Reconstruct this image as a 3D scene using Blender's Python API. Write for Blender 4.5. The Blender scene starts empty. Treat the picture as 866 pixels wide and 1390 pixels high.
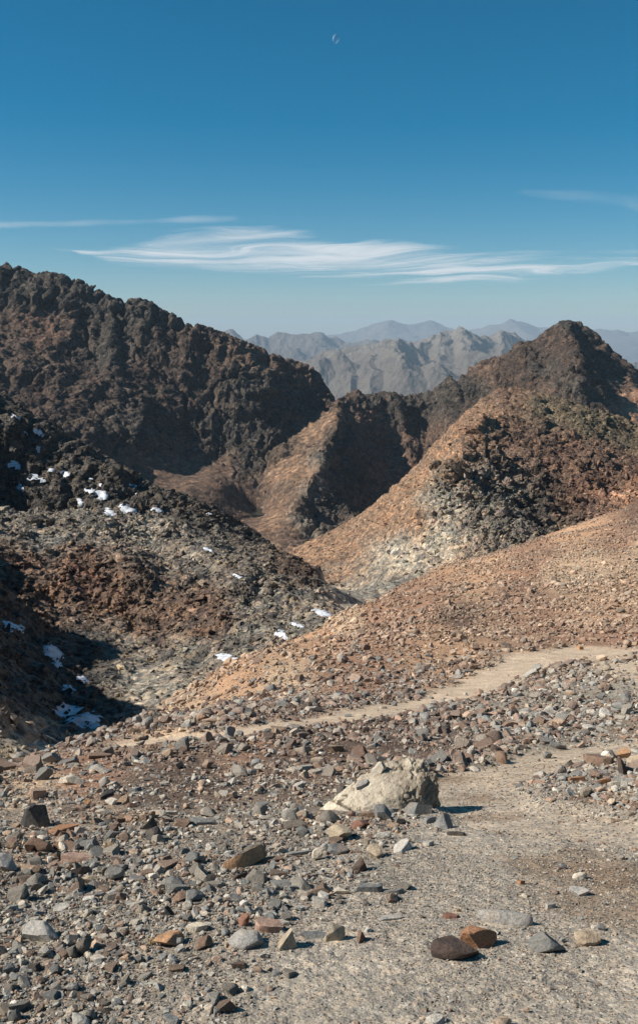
import bpy, bmesh, math, random
from mathutils import Vector
import numpy as np

D = bpy.data
for blk in (D.objects, D.meshes): 
    for o in list(blk): blk.remove(o)
scene = bpy.context.scene
COL = scene.collection
random.seed(7)
rng = np.random.default_rng(11)
F32 = np.float32

# ---------------------------------------------------------------- camera
F_PX, W_PX, H_PX = 1277.0, 866.0, 1390.0
HORIZON_PY = 455.0
EYE = 1.6                                   # eye above the ground under the photographer
PITCH = math.atan((H_PX/2 - HORIZON_PY)/F_PX)
cam_d = D.cameras.new('camera'); cam = D.objects.new('camera', cam_d); COL.objects.link(cam)
cam_d.sensor_fit = 'HORIZONTAL'; cam_d.sensor_width = 36; cam_d.lens = 36*F_PX/W_PX
cam_d.clip_start = 0.05; cam_d.clip_end = 400000
cam.location = (0, 0, EYE); cam.rotation_euler = (math.pi/2 - PITCH, 0, 0)
scene.camera = cam

def place(px, py, Y):
    """the point at forward distance Y seen along photo position (px, py)"""
    a = (px - W_PX/2)/F_PX; b = (py - H_PX/2)/F_PX
    c, s = math.cos(PITCH), math.sin(PITCH)
    dy, dz = c - s*b, -s - c*b            # camera forward tilted down by PITCH, image down = -up
    return np.array([a*Y/dy, Y, dz*Y/dy + EYE])
def project(P):
    c, s = math.cos(PITCH), math.sin(PITCH)
    x, y, z = P[..., 0], P[..., 1], P[..., 2] - EYE
    dep = y*c - z*s; up = y*s + z*c
    return W_PX/2 + F_PX*x/dep, H_PX/2 - F_PX*up/dep

# ---------------------------------------------------------------- noise
_g = rng.normal(size=(256, 3)); _g /= np.linalg.norm(_g, axis=1)[:, None]
GR = _g.astype(F32)
def _hash(ix, iy, iz, seed):
    h = (ix*np.uint32(374761393) + iy*np.uint32(668265263)
         + iz*np.uint32(2246822519) + np.uint32((seed*3266489917) & 0xffffffff))
    h = (h ^ (h >> np.uint32(13)))*np.uint32(1274126177)
    return (h ^ (h >> np.uint32(16))) & np.uint32(255)
from concurrent.futures import ThreadPoolExecutor
def pnoise(x, y, z=None, seed=0):
    x, y = np.broadcast_arrays(np.asarray(x, float), np.asarray(y, float))
    if x.size < 60000: return pnoise1(x, y, z, seed)
    sh = x.shape; x = x.ravel(); y = y.ravel(); z = None if z is None else np.broadcast_to(z, sh).ravel()
    ch = [slice(i, i+60000) for i in range(0, len(x), 60000)]
    with ThreadPoolExecutor(6) as ex:
        r = list(ex.map(lambda c: pnoise1(x[c], y[c], None if z is None else z[c], seed), ch))
    return np.concatenate(r).reshape(sh)
def pnoise1(x, y, z=None, seed=0):
    """gradient noise, about -1..1"""
    x = np.asarray(x, dtype=np.float64); y = np.asarray(y, dtype=np.float64)
    z = np.zeros_like(x) + .37 if z is None else np.asarray(z, dtype=np.float64)
    fx, fy, fz = np.floor(x), np.floor(y), np.floor(z)
    ix, iy, iz = (t.astype(np.int32).astype(np.uint32) for t in (fx, fy, fz))
    x = (x-fx).astype(F32); y = (y-fy).astype(F32); z = (z-fz).astype(F32)
    u, v, w = (t*t*t*(t*(t*6-15)+10) for t in (x, y, z))
    def g(a, b, c):
        G = GR[_hash(ix+np.uint32(a), iy+np.uint32(b), iz+np.uint32(c), seed)]
        return G[..., 0]*(x-a) + G[..., 1]*(y-b) + G[..., 2]*(z-c)
    l = lambda a, b, t: a + t*(b-a)
    r = l(l(l(g(0,0,0), g(1,0,0), u), l(g(0,1,0), g(1,1,0), u), v),
          l(l(g(0,0,1), g(1,0,1), u), l(g(0,1,1), g(1,1,1), u), v), w)
    return r*1.6
def fbm(P, wl, oct=4, gain=.5, seed=0, ridged=False, lac=2.03):
    out = 0; amp = 1.0; tot = 0
    for k in range(oct):
        f = lac**k/wl
        n = pnoise(P[0]*f, P[1]*f, None if P[2] is None else P[2]*f, seed+k*17)
        if ridged: n = .72 - 2*np.abs(n)
        out = out + n*amp; tot += amp; amp *= gain
    return out/tot
def smooth(a, b, x):
    t = np.clip((x-a)/(b-a), 0, 1); return t*t*(3-2*t)

# ---------------------------------------------------------------- interpolation
class TPS:
    def __init__(s, pts, val, reg=1e-4):
        s.p = np.asarray(pts, float); n = len(s.p)
        K = s.phi(s.d2(s.p[:, 0], s.p[:, 1])) + np.eye(n)*reg
        A = np.zeros((n+3, n+3)); A[:n, :n] = K; A[:n, n] = 1; A[:n, n+1:] = s.p
        A[n:, :n] = A[:n, n:].T
        s.w = np.linalg.solve(A, np.concatenate([val, [0, 0, 0]]))
    def d2(s, u, v): return (u[:, None]-s.p[None, :, 0])**2 + (v[:, None]-s.p[None, :, 1])**2
    def phi(s, d): return .5*d*np.log(d+1e-12)
    def __call__(s, u, v):
        sh = u.shape; u = u.ravel(); v = v.ravel(); out = np.empty(len(u))
        for i in range(0, len(u), 40000):
            j = slice(i, i+40000)
            out[j] = s.phi(s.d2(u[j], v[j])) @ s.w[:-3] + s.w[-3] + u[j]*s.w[-2] + v[j]*s.w[-1]
        return out.reshape(sh)
def upsample(C, n, m):
    """Catmull-Rom from coarse grid C (.., ..) to n x m"""
    def ax(A, k):
        L = A.shape[0]; t = np.linspace(0, L-1, k); i = np.clip(np.floor(t).astype(int), 0, L-2); f = (t-i)[:, None]
        g = lambda q: A[np.clip(i+q, 0, L-1)]
        a, b, c, d = g(-1), g(0), g(1), g(2)
        return .5*(2*b + (c-a)*f + (2*a-5*b+4*c-d)*f*f + (3*b-a-3*c+d)*f**3)
    return ax(ax(C, n).T, m).T
def to_uvq(p, off):
    r = math.hypot(p[0], p[1]); return math.atan2(p[0], p[1]), math.log(r), (p[2]-EYE-off)/r

def dist_poly(X, Y, line):
    """distance to a polyline in plan and the interpolated 3rd value"""
    best = np.full(X.shape, 1e9); val = np.zeros(X.shape); side = np.zeros(X.shape)
    for a, b in zip(line[:-1], line[1:]):
        dx, dy = b[0]-a[0], b[1]-a[1]; L = dx*dx+dy*dy
        t = np.clip(((X-a[0])*dx+(Y-a[1])*dy)/L, 0, 1)
        ex, ey = X-a[0]-t*dx, Y-a[1]-t*dy; d = np.sqrt(ex*ex+ey*ey)
        m = d < best
        best = np.where(m, d, best); val = np.where(m, a[2]+(b[2]-a[2])*t, val)
        side = np.where(m, np.sign(dx*ey-dy*ex), side)
    return best, val, side

# ---------------------------------------------------------------- mesh helpers
def make_mesh(name, V, quads, cols=None, smooth_=True, mat=None):
    me = D.meshes.new(name); V = np.asarray(V, F32); quads = np.asarray(quads, np.int32)
    k = quads.shape[1]
    me.vertices.add(len(V)); me.vertices.foreach_set('co', V.ravel())
    me.loops.add(quads.size); me.loops.foreach_set('vertex_index', quads.ravel())
    me.polygons.add(len(quads)); me.polygons.foreach_set('loop_start', np.arange(0, quads.size, k, dtype=np.int32))
    if smooth_: me.polygons.foreach_set('use_smooth', np.ones(len(quads), bool))
    else: me.polygons.foreach_set('use_smooth', np.zeros(len(quads), bool))
    me.update(calc_edges=True)
    if cols is not None:
        a = me.color_attributes.new('col', 'FLOAT_COLOR', 'POINT')
        c = np.ones((len(V), 4), F32); cols = np.asarray(cols); c[:, :cols.shape[1]] = cols; a.data.foreach_set('color', c.ravel())
    if mat: me.materials.append(mat)
    return me
def link(name, me, kind=None, label=None, cat=None, group=None, parent=None):
    o = D.objects.new(name, me); COL.objects.link(o)
    if kind: o['kind'] = kind
    if label: o['label'] = label
    if cat: o['category'] = cat
    if group: o['group'] = group
    if parent: o.parent = parent
    return o
def grid_quads(n, m, keep=None):
    i = np.arange(n*m).reshape(n, m)
    q = np.stack([i[:-1, :-1], i[1:, :-1], i[1:, 1:], i[:-1, 1:]], -1)
    return q.reshape(-1, 4) if keep is None else q[keep]
def normals(P):
    """P (n, m, 3) grid normals, pointing up"""
    du = np.gradient(P, axis=0); dv = np.gradient(P, axis=1)
    N = np.cross(du, dv); N /= np.linalg.norm(N, axis=-1, keepdims=True)+1e-9
    return N*np.sign(N[..., 2:3]+1e-9)

# ---------------------------------------------------------------- materials
def node_mat(name):
    m = D.materials.new(name); m.use_nodes = True; nt = m.node_tree; b = nt.nodes['Principled BSDF']
    b.inputs['Roughness'].default_value = .92; b.inputs['Specular IOR Level'].default_value = .25
    return m, nt, b
def noise_node(nt, vec, scale, detail=6, rough=.6, typ='NOISE'):
    if typ == 'VORONOI':
        n = nt.nodes.new('ShaderNodeTexVoronoi'); n.inputs['Scale'].default_value = scale; nt.links.new(vec, n.inputs['Vector']); return n
    n = nt.nodes.new('ShaderNodeTexNoise'); n.inputs['Scale'].default_value = scale
    n.inputs['Detail'].default_value = detail; n.inputs['Roughness'].default_value = rough
    nt.links.new(vec, n.inputs['Vector']); return n
def math_node(nt, op, a, b=None, clamp=False):
    n = nt.nodes.new('ShaderNodeMath'); n.operation = op; n.use_clamp = clamp
    for i, x in enumerate((a, b)):
        if x is None: continue
        if hasattr(x, 'links'): nt.links.new(x, n.inputs[i])
        else: n.inputs[i].default_value = x
    return n.outputs[0]
def ramp_node(nt, fac, stops):
    n = nt.nodes.new('ShaderNodeValToRGB'); nt.links.new(fac, n.inputs[0]); e = n.color_ramp.elements
    while len(e) < len(stops): e.new(.5)
    for x, (p, c) in zip(e, stops): x.position = p; x.color = (*c, 1) if len(c) == 3 else c
    return n.outputs[0]
def mix_rgb(nt, typ, fac, a, b):
    n = nt.nodes.new('ShaderNodeMix'); n.data_type = 'RGBA'; n.blend_type = typ
    for i, x in ((0, fac), (6, a), (7, b)):
        if hasattr(x, 'links'): nt.links.new(x, n.inputs[i])
        else: n.inputs[i].default_value = x if i == 0 else (*x, 1)
    return n.outputs[2]
def bump(nt, height, dist, strength=1, normal=None):
    n = nt.nodes.new('ShaderNodeBump'); n.inputs['Distance'].default_value = dist; n.inputs['Strength'].default_value = strength
    nt.links.new(height, n.inputs['Height'])
    if normal is not None: nt.links.new(normal, n.inputs['Normal'])
    return n.outputs[0]
def terrain_mat(name, layers, vary=(.55, 1.5), fine=1.0, speck=None):
    """layers: [(wavelength m, bump height m, kind)] ; colour from the 'col' attribute times stone-to-stone variation"""
    m, nt, b = node_mat(name)
    co = nt.nodes.new('ShaderNodeTexCoord').outputs['Object']
    at = nt.nodes.new('ShaderNodeAttribute'); at.attribute_name = 'col'
    n1 = noise_node(nt, co, 1/fine, 8, .7)
    v = ramp_node(nt, n1.outputs['Fac'], [(.3, (vary[0],)*3), (.7, (vary[1],)*3)])
    c = mix_rgb(nt, 'MULTIPLY', 1.0, at.outputs['Color'], v)
    if speck:
        for sc, amt in speck:
            vo = noise_node(nt, co, 1/sc, typ='VORONOI')
            hs = nt.nodes.new('ShaderNodeSeparateColor'); nt.links.new(vo.outputs['Color'], hs.inputs[0])
            r = ramp_node(nt, hs.outputs[0], [(0, (1-amt, 1-amt, 1-amt*.9)), (.45, (1, 1, 1)), (.8, (1+amt*.8, 1+amt*.5, 1+amt*.2)), (1, (1+amt*1.4,)*3)])
            c = mix_rgb(nt, 'MULTIPLY', 1.0, c, r)
    nt.links.new(c, b.inputs['Base Color'])
    nrm = None
    for wl, h, kind in layers:
        if kind == 'V':
            t = noise_node(nt, co, 1/wl, typ='VORONOI'); hh = t.outputs['Distance']
            hh = math_node(nt, 'MULTIPLY', hh, -1.0)
        elif kind == 'C':
            t = noise_node(nt, co, 1/wl, typ='VORONOI')
            hs = nt.nodes.new('ShaderNodeSeparateColor'); nt.links.new(t.outputs['Color'], hs.inputs[0])
            hh = math_node(nt, 'SUBTRACT', hs.outputs[0], t.outputs['Distance'])
        else:
            t = noise_node(nt, co, 1/wl, 8, .65); hh = t.outputs['Fac']
        nrm = bump(nt, hh, h, 1, nrm)
        if name != 'far_rock':
            k_ = math_node(nt, 'MULTIPLY_ADD', at.outputs['Alpha'], .78); k_.node.inputs[2].default_value = .22
            nt.links.new(k_, nrm.node.inputs['Strength'])
    nt.links.new(nrm, b.inputs['Normal'])
    return m

# ================================================================ SETTING
def rgb(*c): return np.array(c)
CBASE = {  # intrinsic rock colours (linear)
 'grey': (.19,.175,.145), 'dgrey': (.075,.068,.058), 'brown': (.14,.097,.071), 'dbrown': (.088,.064,.050),
 'rust': (.33,.20,.13), 'orange': (.46,.30,.185), 'tan': (.50,.375,.25), 'path': (.52,.43,.32),
 'scree': (.29,.245,.19), 'hill': (.225,.152,.10), 'pale': (.55,.48,.37), 'green': (.135,.115,.078), 'redb': (.145,.092,.067), 'lgrey': (.31,.285,.23), 'gravel': (.37,.325,.26),
}
def paint(P, pts, seed=0, warp=0, sharp=2.0):
    """blend of named rock colours (and roughness) between places; P (n,m,3) coarse"""
    px, py = project(P)
    if warp:
        px = px + warp*fbm((P[...,0], P[...,1], P[...,2]), warp_wl(P), 3, .6, seed+5)
        py = py + warp*fbm((P[...,0], P[...,1], P[...,2]), warp_wl(P), 3, .6, seed+9)
    acc = np.zeros(P.shape[:2]+(4,)); tot = np.zeros(P.shape[:2])
    for x, y, name, rgh, s in pts:
        w = 1/((((px-x)**2+(py-y)**2*1.6)/s**2)**sharp + .02)
        acc += w[..., None]*np.array([*CBASE[name], rgh]); tot += w
    return acc/tot[..., None]
def warp_wl(P): return float(np.median(P[..., 1]))*.06

SHEETS = {}; SHEET_AZ = {}
def build_sheet(key, ctrl, off, az, rr, n, m, features, coarse=4, reg=1e-5):
    """heightfield in plan coordinates: n azimuth columns x m distance rows"""
    pts = [to_uvq(c if len(c) == 4 and c[3] == 'w' else place(*c[:3]), off) for c in ctrl]
    pts = np.array(pts)
    t = TPS(pts[:, :2], pts[:, 2], reg)
    nc, mc = n//coarse, m//coarse
    azf = lambda k: (lambda t: az[0]*t + az[1]*t**3 + az[2])(np.linspace(-1, 1, k))
    u = azf(nc)[:, None]*np.ones((1, mc)); v = np.linspace(math.log(rr[0]), math.log(rr[1]), mc)[None]*np.ones((nc, 1))
    q = t(u, v)
    q = upsample(q, n, m)
    u = azf(n)[:, None]*np.ones((1, m)); v = np.linspace(math.log(rr[0]), math.log(rr[1]), m)[None]*np.ones((n, 1))
    SHEET_AZ[key] = azf(n); r = np.exp(v); P = np.stack([r*np.sin(u), r*np.cos(u), q*r+off+EYE], -1)
    for f in features: P[..., 2] += f(P[..., 0], P[..., 1])
    SHEETS[key] = P
    return P
def paint_up(P, pts, seed, warp, sharp=2.0, c=4):
    A = paint(P[::c, ::c], pts, seed, warp, sharp)
    return np.stack([upsample(A[..., k], P.shape[0], P.shape[1]) for k in range(4)], -1)
def crag(P, rough, specs, seed=0, horiz=1.0, strata=(), cracks=()):
    """push the surface out along its normal by rocky noise; specs (x, y, z stretch) [(wavelength, height, ridged?)]"""
    N = normals(P); N2 = N.copy(); N2[..., :2] *= horiz
    d = np.zeros(P.shape[:2])
    for k, (wl, h, rg, stretch) in enumerate(specs):
        sx, sy, sz = stretch if isinstance(stretch, tuple) else (1, 1, stretch)
        d += h*fbm((P[..., 0]*sx, P[..., 1]*sy, P[..., 2]*sz), wl, 3, .5, seed+31*k, rg)
    for lam, h, dx, dy in strata:       # ledges of tilted rock layers
        t = (P[..., 2] + dx*P[..., 0] + dy*P[..., 1])/lam + .9*fbm((P[..., 0], P[..., 1], P[..., 2]), lam*5, 3, .5, seed+501)
        f = t-np.floor(t); hv = .5+.5*pnoise(np.floor(t)*.37+3, P[..., 0]/(lam*6), seed=seed+9)
        d += h*hv*(smooth(0, .22, f)*(1-f*.75)*1.6-.7)
    for wl, h, wd in cracks:            # clefts between rock blocks
        n_ = pnoise(P[..., 0]/wl, P[..., 1]/wl, P[..., 2]/wl*.7, seed=seed+777) + .25*pnoise(P[..., 0]/wl*3.1, P[..., 1]/wl*3.1, P[..., 2]/wl*3.1, seed=seed+778)
        d -= h*np.exp(-(n_/wd)**2)
    return P + N2*(d*rough)[..., None]

def fix_skyline(P, az, line, near=.12, win=(.8, 1.35), sm=9):
    """raise or lower the crest so that it runs through the measured crest points"""
    L = np.array([place(*c) for c in line]); lu = np.arctan2(L[:, 0], L[:, 1]); lr = np.hypot(L[:, 0], L[:, 1]); lq = (L[:, 2]-EYE)/lr
    o = np.argsort(lu); lu, lr, lq = lu[o], lr[o], lq[o]
    r = np.hypot(P[..., 0], P[..., 1]); q = (P[..., 2]-EYE)/r
    R = np.interp(az, lu, lr)[:, None]; Q = np.interp(az, lu, lq)
    m = (r > R*win[0]) & (r < R*win[1]); mx = np.where(m, q, -9).max(1); d = Q-mx
    inside = (az >= lu[0]) & (az <= lu[-1]); d = np.where(inside, d, 0)
    d[az < lu[0]] = d[inside][0]; d[az > lu[-1]] = d[inside][-1]
    k = np.hanning(sm*2+3)[1:-1]; k /= k.sum(); d = np.convolve(np.pad(d, sm, 'edge'), k, 'valid')
    t = np.log(r/R); w = np.where(t < 0, np.exp(-(t/near)**2), np.exp(-(t/.5)**2))
    fade = smooth(lu[0]-.08, lu[0], az)*(1-smooth(lu[-1], lu[-1]+.08, az))
    P[..., 2] += (d*fade)[:, None]*w*r
# ---- near slope --------------------------------------------------
GC = []
for px, prof in {
   -500: [(1500,1.7),(1390,1.95),(1300,2.3),(1200,2.9),(1130,3.7),(1110,4.6),(1130,6.5),(1220,11),(1290,30)],
      0: [(1390,2.05),(1300,2.45),(1200,3.15),(1100,4.7),(1065,5.9),(1045,7.4),(1062,10.),(1120,15),(1200,30),(1250,90)],
    145: [(1390,2.05),(1300,2.45),(1200,3.15),(1100,4.7),(1030,7.2),(995,10.5),(1010,14.5),(1070,22),(1150,50)],
    280: [(1390,2.05),(1300,2.45),(1200,3.15),(1100,4.7),(1030,7.0),(970,11.5),(922,22),(935,29),(985,44),(1060,100)],
    433: [(1390,2.05),(1300,2.45),(1200,3.15),(1100,4.7),(1030,6.9),(970,10.5),(910,19),(870,32),(850,48),(862,66),(900,90),(960,180)],
    520: [(1300,2.45),(1100,4.7),(950,13),(870,31),(825,62),(812,78),(822,100),(880,170)],
    650: [(1390,2.05),(1300,2.45),(1200,3.15),(1100,4.6),(1030,6.6),(970,10.),(900,19.5),(850,33),(800,56),(765,88),(757,105),(768,125),(820,200)],
    866: [(1390,2.05),(1300,2.45),(1200,3.1),(1100,4.4),(1030,6.2),(970,9.3),(900,17.5),(850,28),(800,43),(750,67),(700,108),(684,135),(698,160),(760,250)],
   1250: [(1500,1.7),(1300,2.4),(1100,4.1),(1000,6.3),(900,12.5),(800,30),(700,62),(620,105),(570,160),(600,250)],
   1900: [(1390,2.0),(1100,3.6),(900,9.5),(700,35),(560,90),(500,180)]}.items():
    GC += [(px, py, Y) for py, Y in prof]
GC += [(0.,-.8,0.05,'w'),(-2,0,-.2,'w'),(2,0,.15,'w'),(-9,2,-2.8,'w'),(9,2,1.5,'w')]
OFFG = -1.25
NG, MG = 820, 1200
G = build_sheet('ground', [c for c in GC], OFFG, (.40, .78, 0.), (.55, 290), NG, MG, [])
def Gpath(*pp): return [place(*p) for p in pp]
def ground_hit(px, py, sheet='ground'):
    """where the view line through a photo position first meets a sheet"""
    P = SHEETS[sheet]; a = place(px, py, 1.0); d = a-np.array([0,0,EYE]); ang = d[2]/math.hypot(d[0], d[1])
    ca = math.atan2(d[0], d[1]); A = SHEET_AZ[sheet]
    i = int(np.clip(np.searchsorted(A, ca), 1, P.shape[0]-1)); f = (ca-A[i-1])/(A[i]-A[i-1])
    col = P[i-1]*(1-f)+P[i]*f
    q = (col[:, 2]-EYE)/np.hypot(col[:, 0], col[:, 1])
    j = int(np.argmax(q >= ang))
    return col[j], i, j
# trodden trails (centre line, half width)
trA = [ground_hit(*p)[0] for p in ((1100,905),(980,885),(866,884),(800,882),(740,893),(690,910),(640,928),(590,942),(540,955),(480,967),(420,975),(350,985),(280,993),(200,1003))]
trA2 = [ground_hit(*p)[0] for p in ((760,888),(810,890),(850,905),(900,925),(1000,950))]
trB = [ground_hit(*p)[0] for p in ((1000,985),(866,1000),(800,1012),(730,1025),(670,1045),(640,1062),(645,1085),(700,1105),(800,1118),(866,1128),(1000,1140))]
trC = [ground_hit(*p)[0] for p in ((650,1080),(690,1150),(720,1230),(760,1330),(820,1500))]
trD = [ground_hit(*p)[0] for p in ((830,1120),(700,1110),(600,1190),(520,1290),(430,1400))]
X, Y = G[..., 0], G[..., 1]
RG = np.hypot(X, Y)
def line_w(line, X, Y): d, _, _ = dist_poly(X, Y, [tuple(p) for p in line]); return d
def trail_mask(X, Y):
    wob = .25*pnoise(X/1.1, Y/1.1, seed=3) + .12*pnoise(X/.35, Y/.35, seed=4)
    r = np.hypot(X, Y)
    a = 1 - smooth(.38, .78, line_w(trA, X, Y)*(1/np.clip(r/13, .8, 2.2)) + wob)
    a = np.maximum(a, (1 - smooth(.35, 1.0, line_w(trA2, X, Y) + 1.5*wob))*.8)
    b = 1 - smooth(.18, .46, line_w(trB, X, Y) + wob)
    c = 1 - smooth(.30, .75, line_w(trC, X, Y) + wob)
    d = 1 - smooth(.20, .62, line_w(trD, X, Y) + wob)
    return a, b, np.maximum(c, d)*.9
ta, tb, tc = trail_mask(X, Y)
soft = np.maximum(np.maximum(ta, tb), tc)
# lumps of the slope: broad swells, hummocks, small clods; quieter on the trails
G0 = G.copy()
hz = (.9*fbm((X, Y, None), 40, 3, .5, 1)*smooth(14, 60, RG)
      + .25*fbm((X, Y, None), 7, 4, .5, 2)*smooth(4, 14, RG)
      + .05*fbm((X, Y, None), 1.5, 4, .5, 3)*(1-.5*soft)
      + .012*fbm((X, Y, None), .3, 4, .6, 8)*(1-.4*soft)
      + .006*fbm((X, Y, None), .06, 3, .6, 9)*(1-smooth(5, 12, RG)))
hz -= .05*np.maximum(ta*1.2, tb)*smooth(2.4, 4, RG)
# low rock ribs showing through the far part of the scree
rib = fbm((X*.8+Y*.5, Y*.35-X*.4, None), 16, 4, .55, 21, True)
hz += 1.0*smooth(.25, .75, rib)*smooth(35, 80, RG)*smooth(-5, 20, X)
G[..., 2] += hz
fix_skyline(G, SHEET_AZ['ground'], [(-60,1068,6.6),(0,1045,7.4),(60,1022,8.6),(145,992,10.5),(190,972,13.5),(280,921,22),(350,886,32),(433,855,48),(463,842,58),(500,822,68),(523,808,76),(553,788,84),(580,772,89),(650,757,105),(700,742,112),(800,706,126),(866,682,135),(1000,640,140)], .10, (.85,1.25))
GPTS = [(0,1300,'scree',1,110),(200,1300,'scree',1,110),(433,1300,'gravel',1,110),(650,1200,'gravel',1,110),(866,1200,'gravel',1,110),
 (60,1180,'scree',1,100),(250,1180,'scree',1,100),(500,1180,'gravel',1,80),(30,1060,'tan',1,40),(120,1050,'rust',1,40),(250,1060,'brown',1,60),(420,1040,'brown',1,70),
 (330,1010,'rust',1,40),(540,1000,'brown',1,60),(700,990,'lgrey',1,60),(850,940,'lgrey',1,50),(600,900,'orange',1,50),(480,900,'rust',1,50),
 (380,930,'tan',1,40),(240,985,'tan',1,40),(330,920,'orange',1,40),(430,870,'orange',1,40),(520,850,'rust',1,40),(560,820,'rust',1,40),(470,850,'tan',1,30),
 (620,840,'brown',1,24),(700,800,'rust',1,40),(760,780,'tan',1,30),(650,780,'orange',1,40),(740,850,'rust',1,40),(800,830,'orange',1,40),(866,800,'orange',1,40),
 (866,700,'redb',1,30),(830,740,'rust',1,30),(800,770,'tan',1,30),(780,730,'orange',1,30),(720,750,'rust',1,30),(866,760,'tan',1,30),(820,860,'rust',1,40),(900,1060,'gravel',1,80)]
GCa = paint_up(G, GPTS, 4, 22)
gc = GCa[..., :3]
nz = fbm((X, Y, None), 3.0, 4, .6, 51)[..., None]; nz2 = fbm((X, Y, None), 11.0, 3, .6, 52)[..., None]
gc = gc*(1+.35*nz) * (1 + .25*nz2*np.array([1, .6, .3]))
pc = np.array(CBASE['path'])*np.array([1, .98, .96])
gc = gc*(1-ta[..., None]*.93) + pc*ta[..., None]*.93
gc = gc*(1-tb[..., None]*.75) + pc*.88*tb[..., None]*.75
gc = gc*(1-tc[..., None]*.6) + np.array(CBASE['gravel'])*1.08*tc[..., None]*.6
# damp brown soil patches on the trail
for (qx, qy, s) in ((820,985,.9),(640,1085,.22),(780,1180,.35),(850,1215,.4),(610,1060,.18),(660,1110,.2)):
    p = ground_hit(qx, qy)[0]; d = np.hypot(X-p[0], (Y-p[1])) / s
    w = (1-smooth(.5, 1.15, d + .55*pnoise(X/s*1.6, Y/s*1.6, seed=77)))[..., None]*.6
    gc = gc*(1-w) + np.array((.20,.135,.082))*w
mat_ground = terrain_mat('scree_ground', [(.9,.10,'N'),(.12,.02,'N'),(.03,.006,'C'),(.010,.003,'C')], (.75,1.25), .35, [(.028,.22),(.009,.28)])
worn = np.maximum(np.maximum(ta, tb), tc*.35)[..., None]
gc *= .87
me = make_mesh('near_slope', G.reshape(-1, 3), grid_quads(NG, MG), np.concatenate([np.clip(gc, .01, 1), 1-worn], -1).reshape(-1, 4), True, mat_ground)
link('ground', me, 'structure')

# ---- valley sides: left shoulder, valley floor, right hill -----------
BC = [(-700,250,330),(-300,400,305),(-120,480,300),(0,540,300),(75,585,300),(150,625,298),(195,655,292),(240,670,286),(290,692,278),(350,725,262),(380,745,250),(433,787,222),(455,812,196)]
BC += [(-300,470,400),(0,610,400),(150,700,390),(240,740,380),(350,790,350),(0,690,600),(240,800,600)]
BC += [(0,600,293),(0,660,285),(0,640,288),(100,640,291),(100,692,275),(200,690,276),(200,712,266),(60,620,292),(300,715,268),(370,765,235)]
BC += [(0,698,270),(100,709,252),(200,732,226),(300,762,205),(380,790,190),(0,735,190),(100,745,186),(200,765,185)]
BC += [(0,762,150),(100,775,148),(180,800,146),(-120,740,150),(250,800,158),(200,850,122)]
BC += [(0,835,112),(60,870,104),(110,920,84),(140,985,62),(60,985,58),(0,1010,50),(30,930,70),(0,1040,36),(0,1052,24),(0,1064,17),(145,1040,36),(145,1060,24),(280,1010,36),(433,930,40),(650,900,60),(145,1100,17),(300,1100,17),(500,1100,20),(866,1100,20)]
BC += [(-134,690,92),(-134,750,60),(-134,690,125),(-260,640,90),(-400,600,60),(-260,680,150),(-60,815,84),(-60,880,60),(-60,960,48),(-134,900,42)]
BC += [(150,870,115),(200,900,96),(200,960,70),(190,1010,50),(300,850,128),(300,905,98),(280,950,70),(400,820,155),(400,852,118),(380,880,90),(350,800,168),(430,825,150)]
BC += [(440,845,108),(470,830,130),(480,802,188),(455,790,240),(432,776,295),(402,760,380),(385,748,440),(500,850,130),(520,830,165),(600,830,190)]
BC += [(685,525,560),(733,536,560),(783,550,540),(833,562,520),(866,577,500),(1000,625,440),(1250,640,400),(662,538,553),(640,556,545),(600,600,520),(560,642,500),(510,688,470),(450,722,450),(395,746,440)]
BC += [(685,590,690),(866,640,640),(600,660,640),(510,740,580),(420,790,560),(685,700,900),(500,800,900)]
BC += [(560,700,400),(520,740,360),(470,748,390),(480,775,285),(530,790,240),(600,700,362),(580,650,430),(640,600,470)]
BC += [(640,650,352),(650,690,300),(600,745,245),(620,720,270),(700,640,400),(720,680,342),(745,705,305),(700,715,262),(800,640,405),(866,655,352),(760,600,455),(700,600,446),(820,690,310),(960,660,330)]
BC += [(580,800,185),(700,760,220),(800,735,240),(866,715,260),(1100,700,260)]
OFFB = 0.0
NB, MB = 780, 1500
def spur(line, h, w, pw=1.0, fd=.45):
    L = [tuple(p) for p in line]
    def f(X, Y):
        wob = w*.35*pnoise(X/w*.5, Y/w*.5, seed=61)
        d, v, s = dist_poly(X, Y, L); d = np.abs(d+wob)
        e = np.hypot(X-L[0][0], Y-L[0][1]); Lt = math.hypot(L[-1][0]-L[0][0], L[-1][1]-L[0][1])
        return h*np.exp(-(d/w)**pw)*smooth(-.01*Lt, fd*Lt, e)
    return f
B = build_sheet('valley', BC, OFFB, (.37, .30, -.01), (17, 900), NB, MB,
   [spur(Gpath((690,545,520),(650,600,430),(630,645,365),(625,690,310),(600,742,250)), 20, 13),
    spur(Gpath((715,560,500),(740,620,420),(690,650,372)), 4, 9),
    spur(Gpath((830,600,440),(800,640,400),(790,690,330)), 5, 9),
    spur(Gpath((0,765,150),(90,780,147),(170,812,140),(190,850,125)), 5, 10),
    spur(Gpath((210,715,215),(280,790,170),(330,850,135),(300,890,105)), 4, 9),
    spur(Gpath((300,730,235),(360,790,185),(420,835,140)), 4, 8)])
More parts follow.
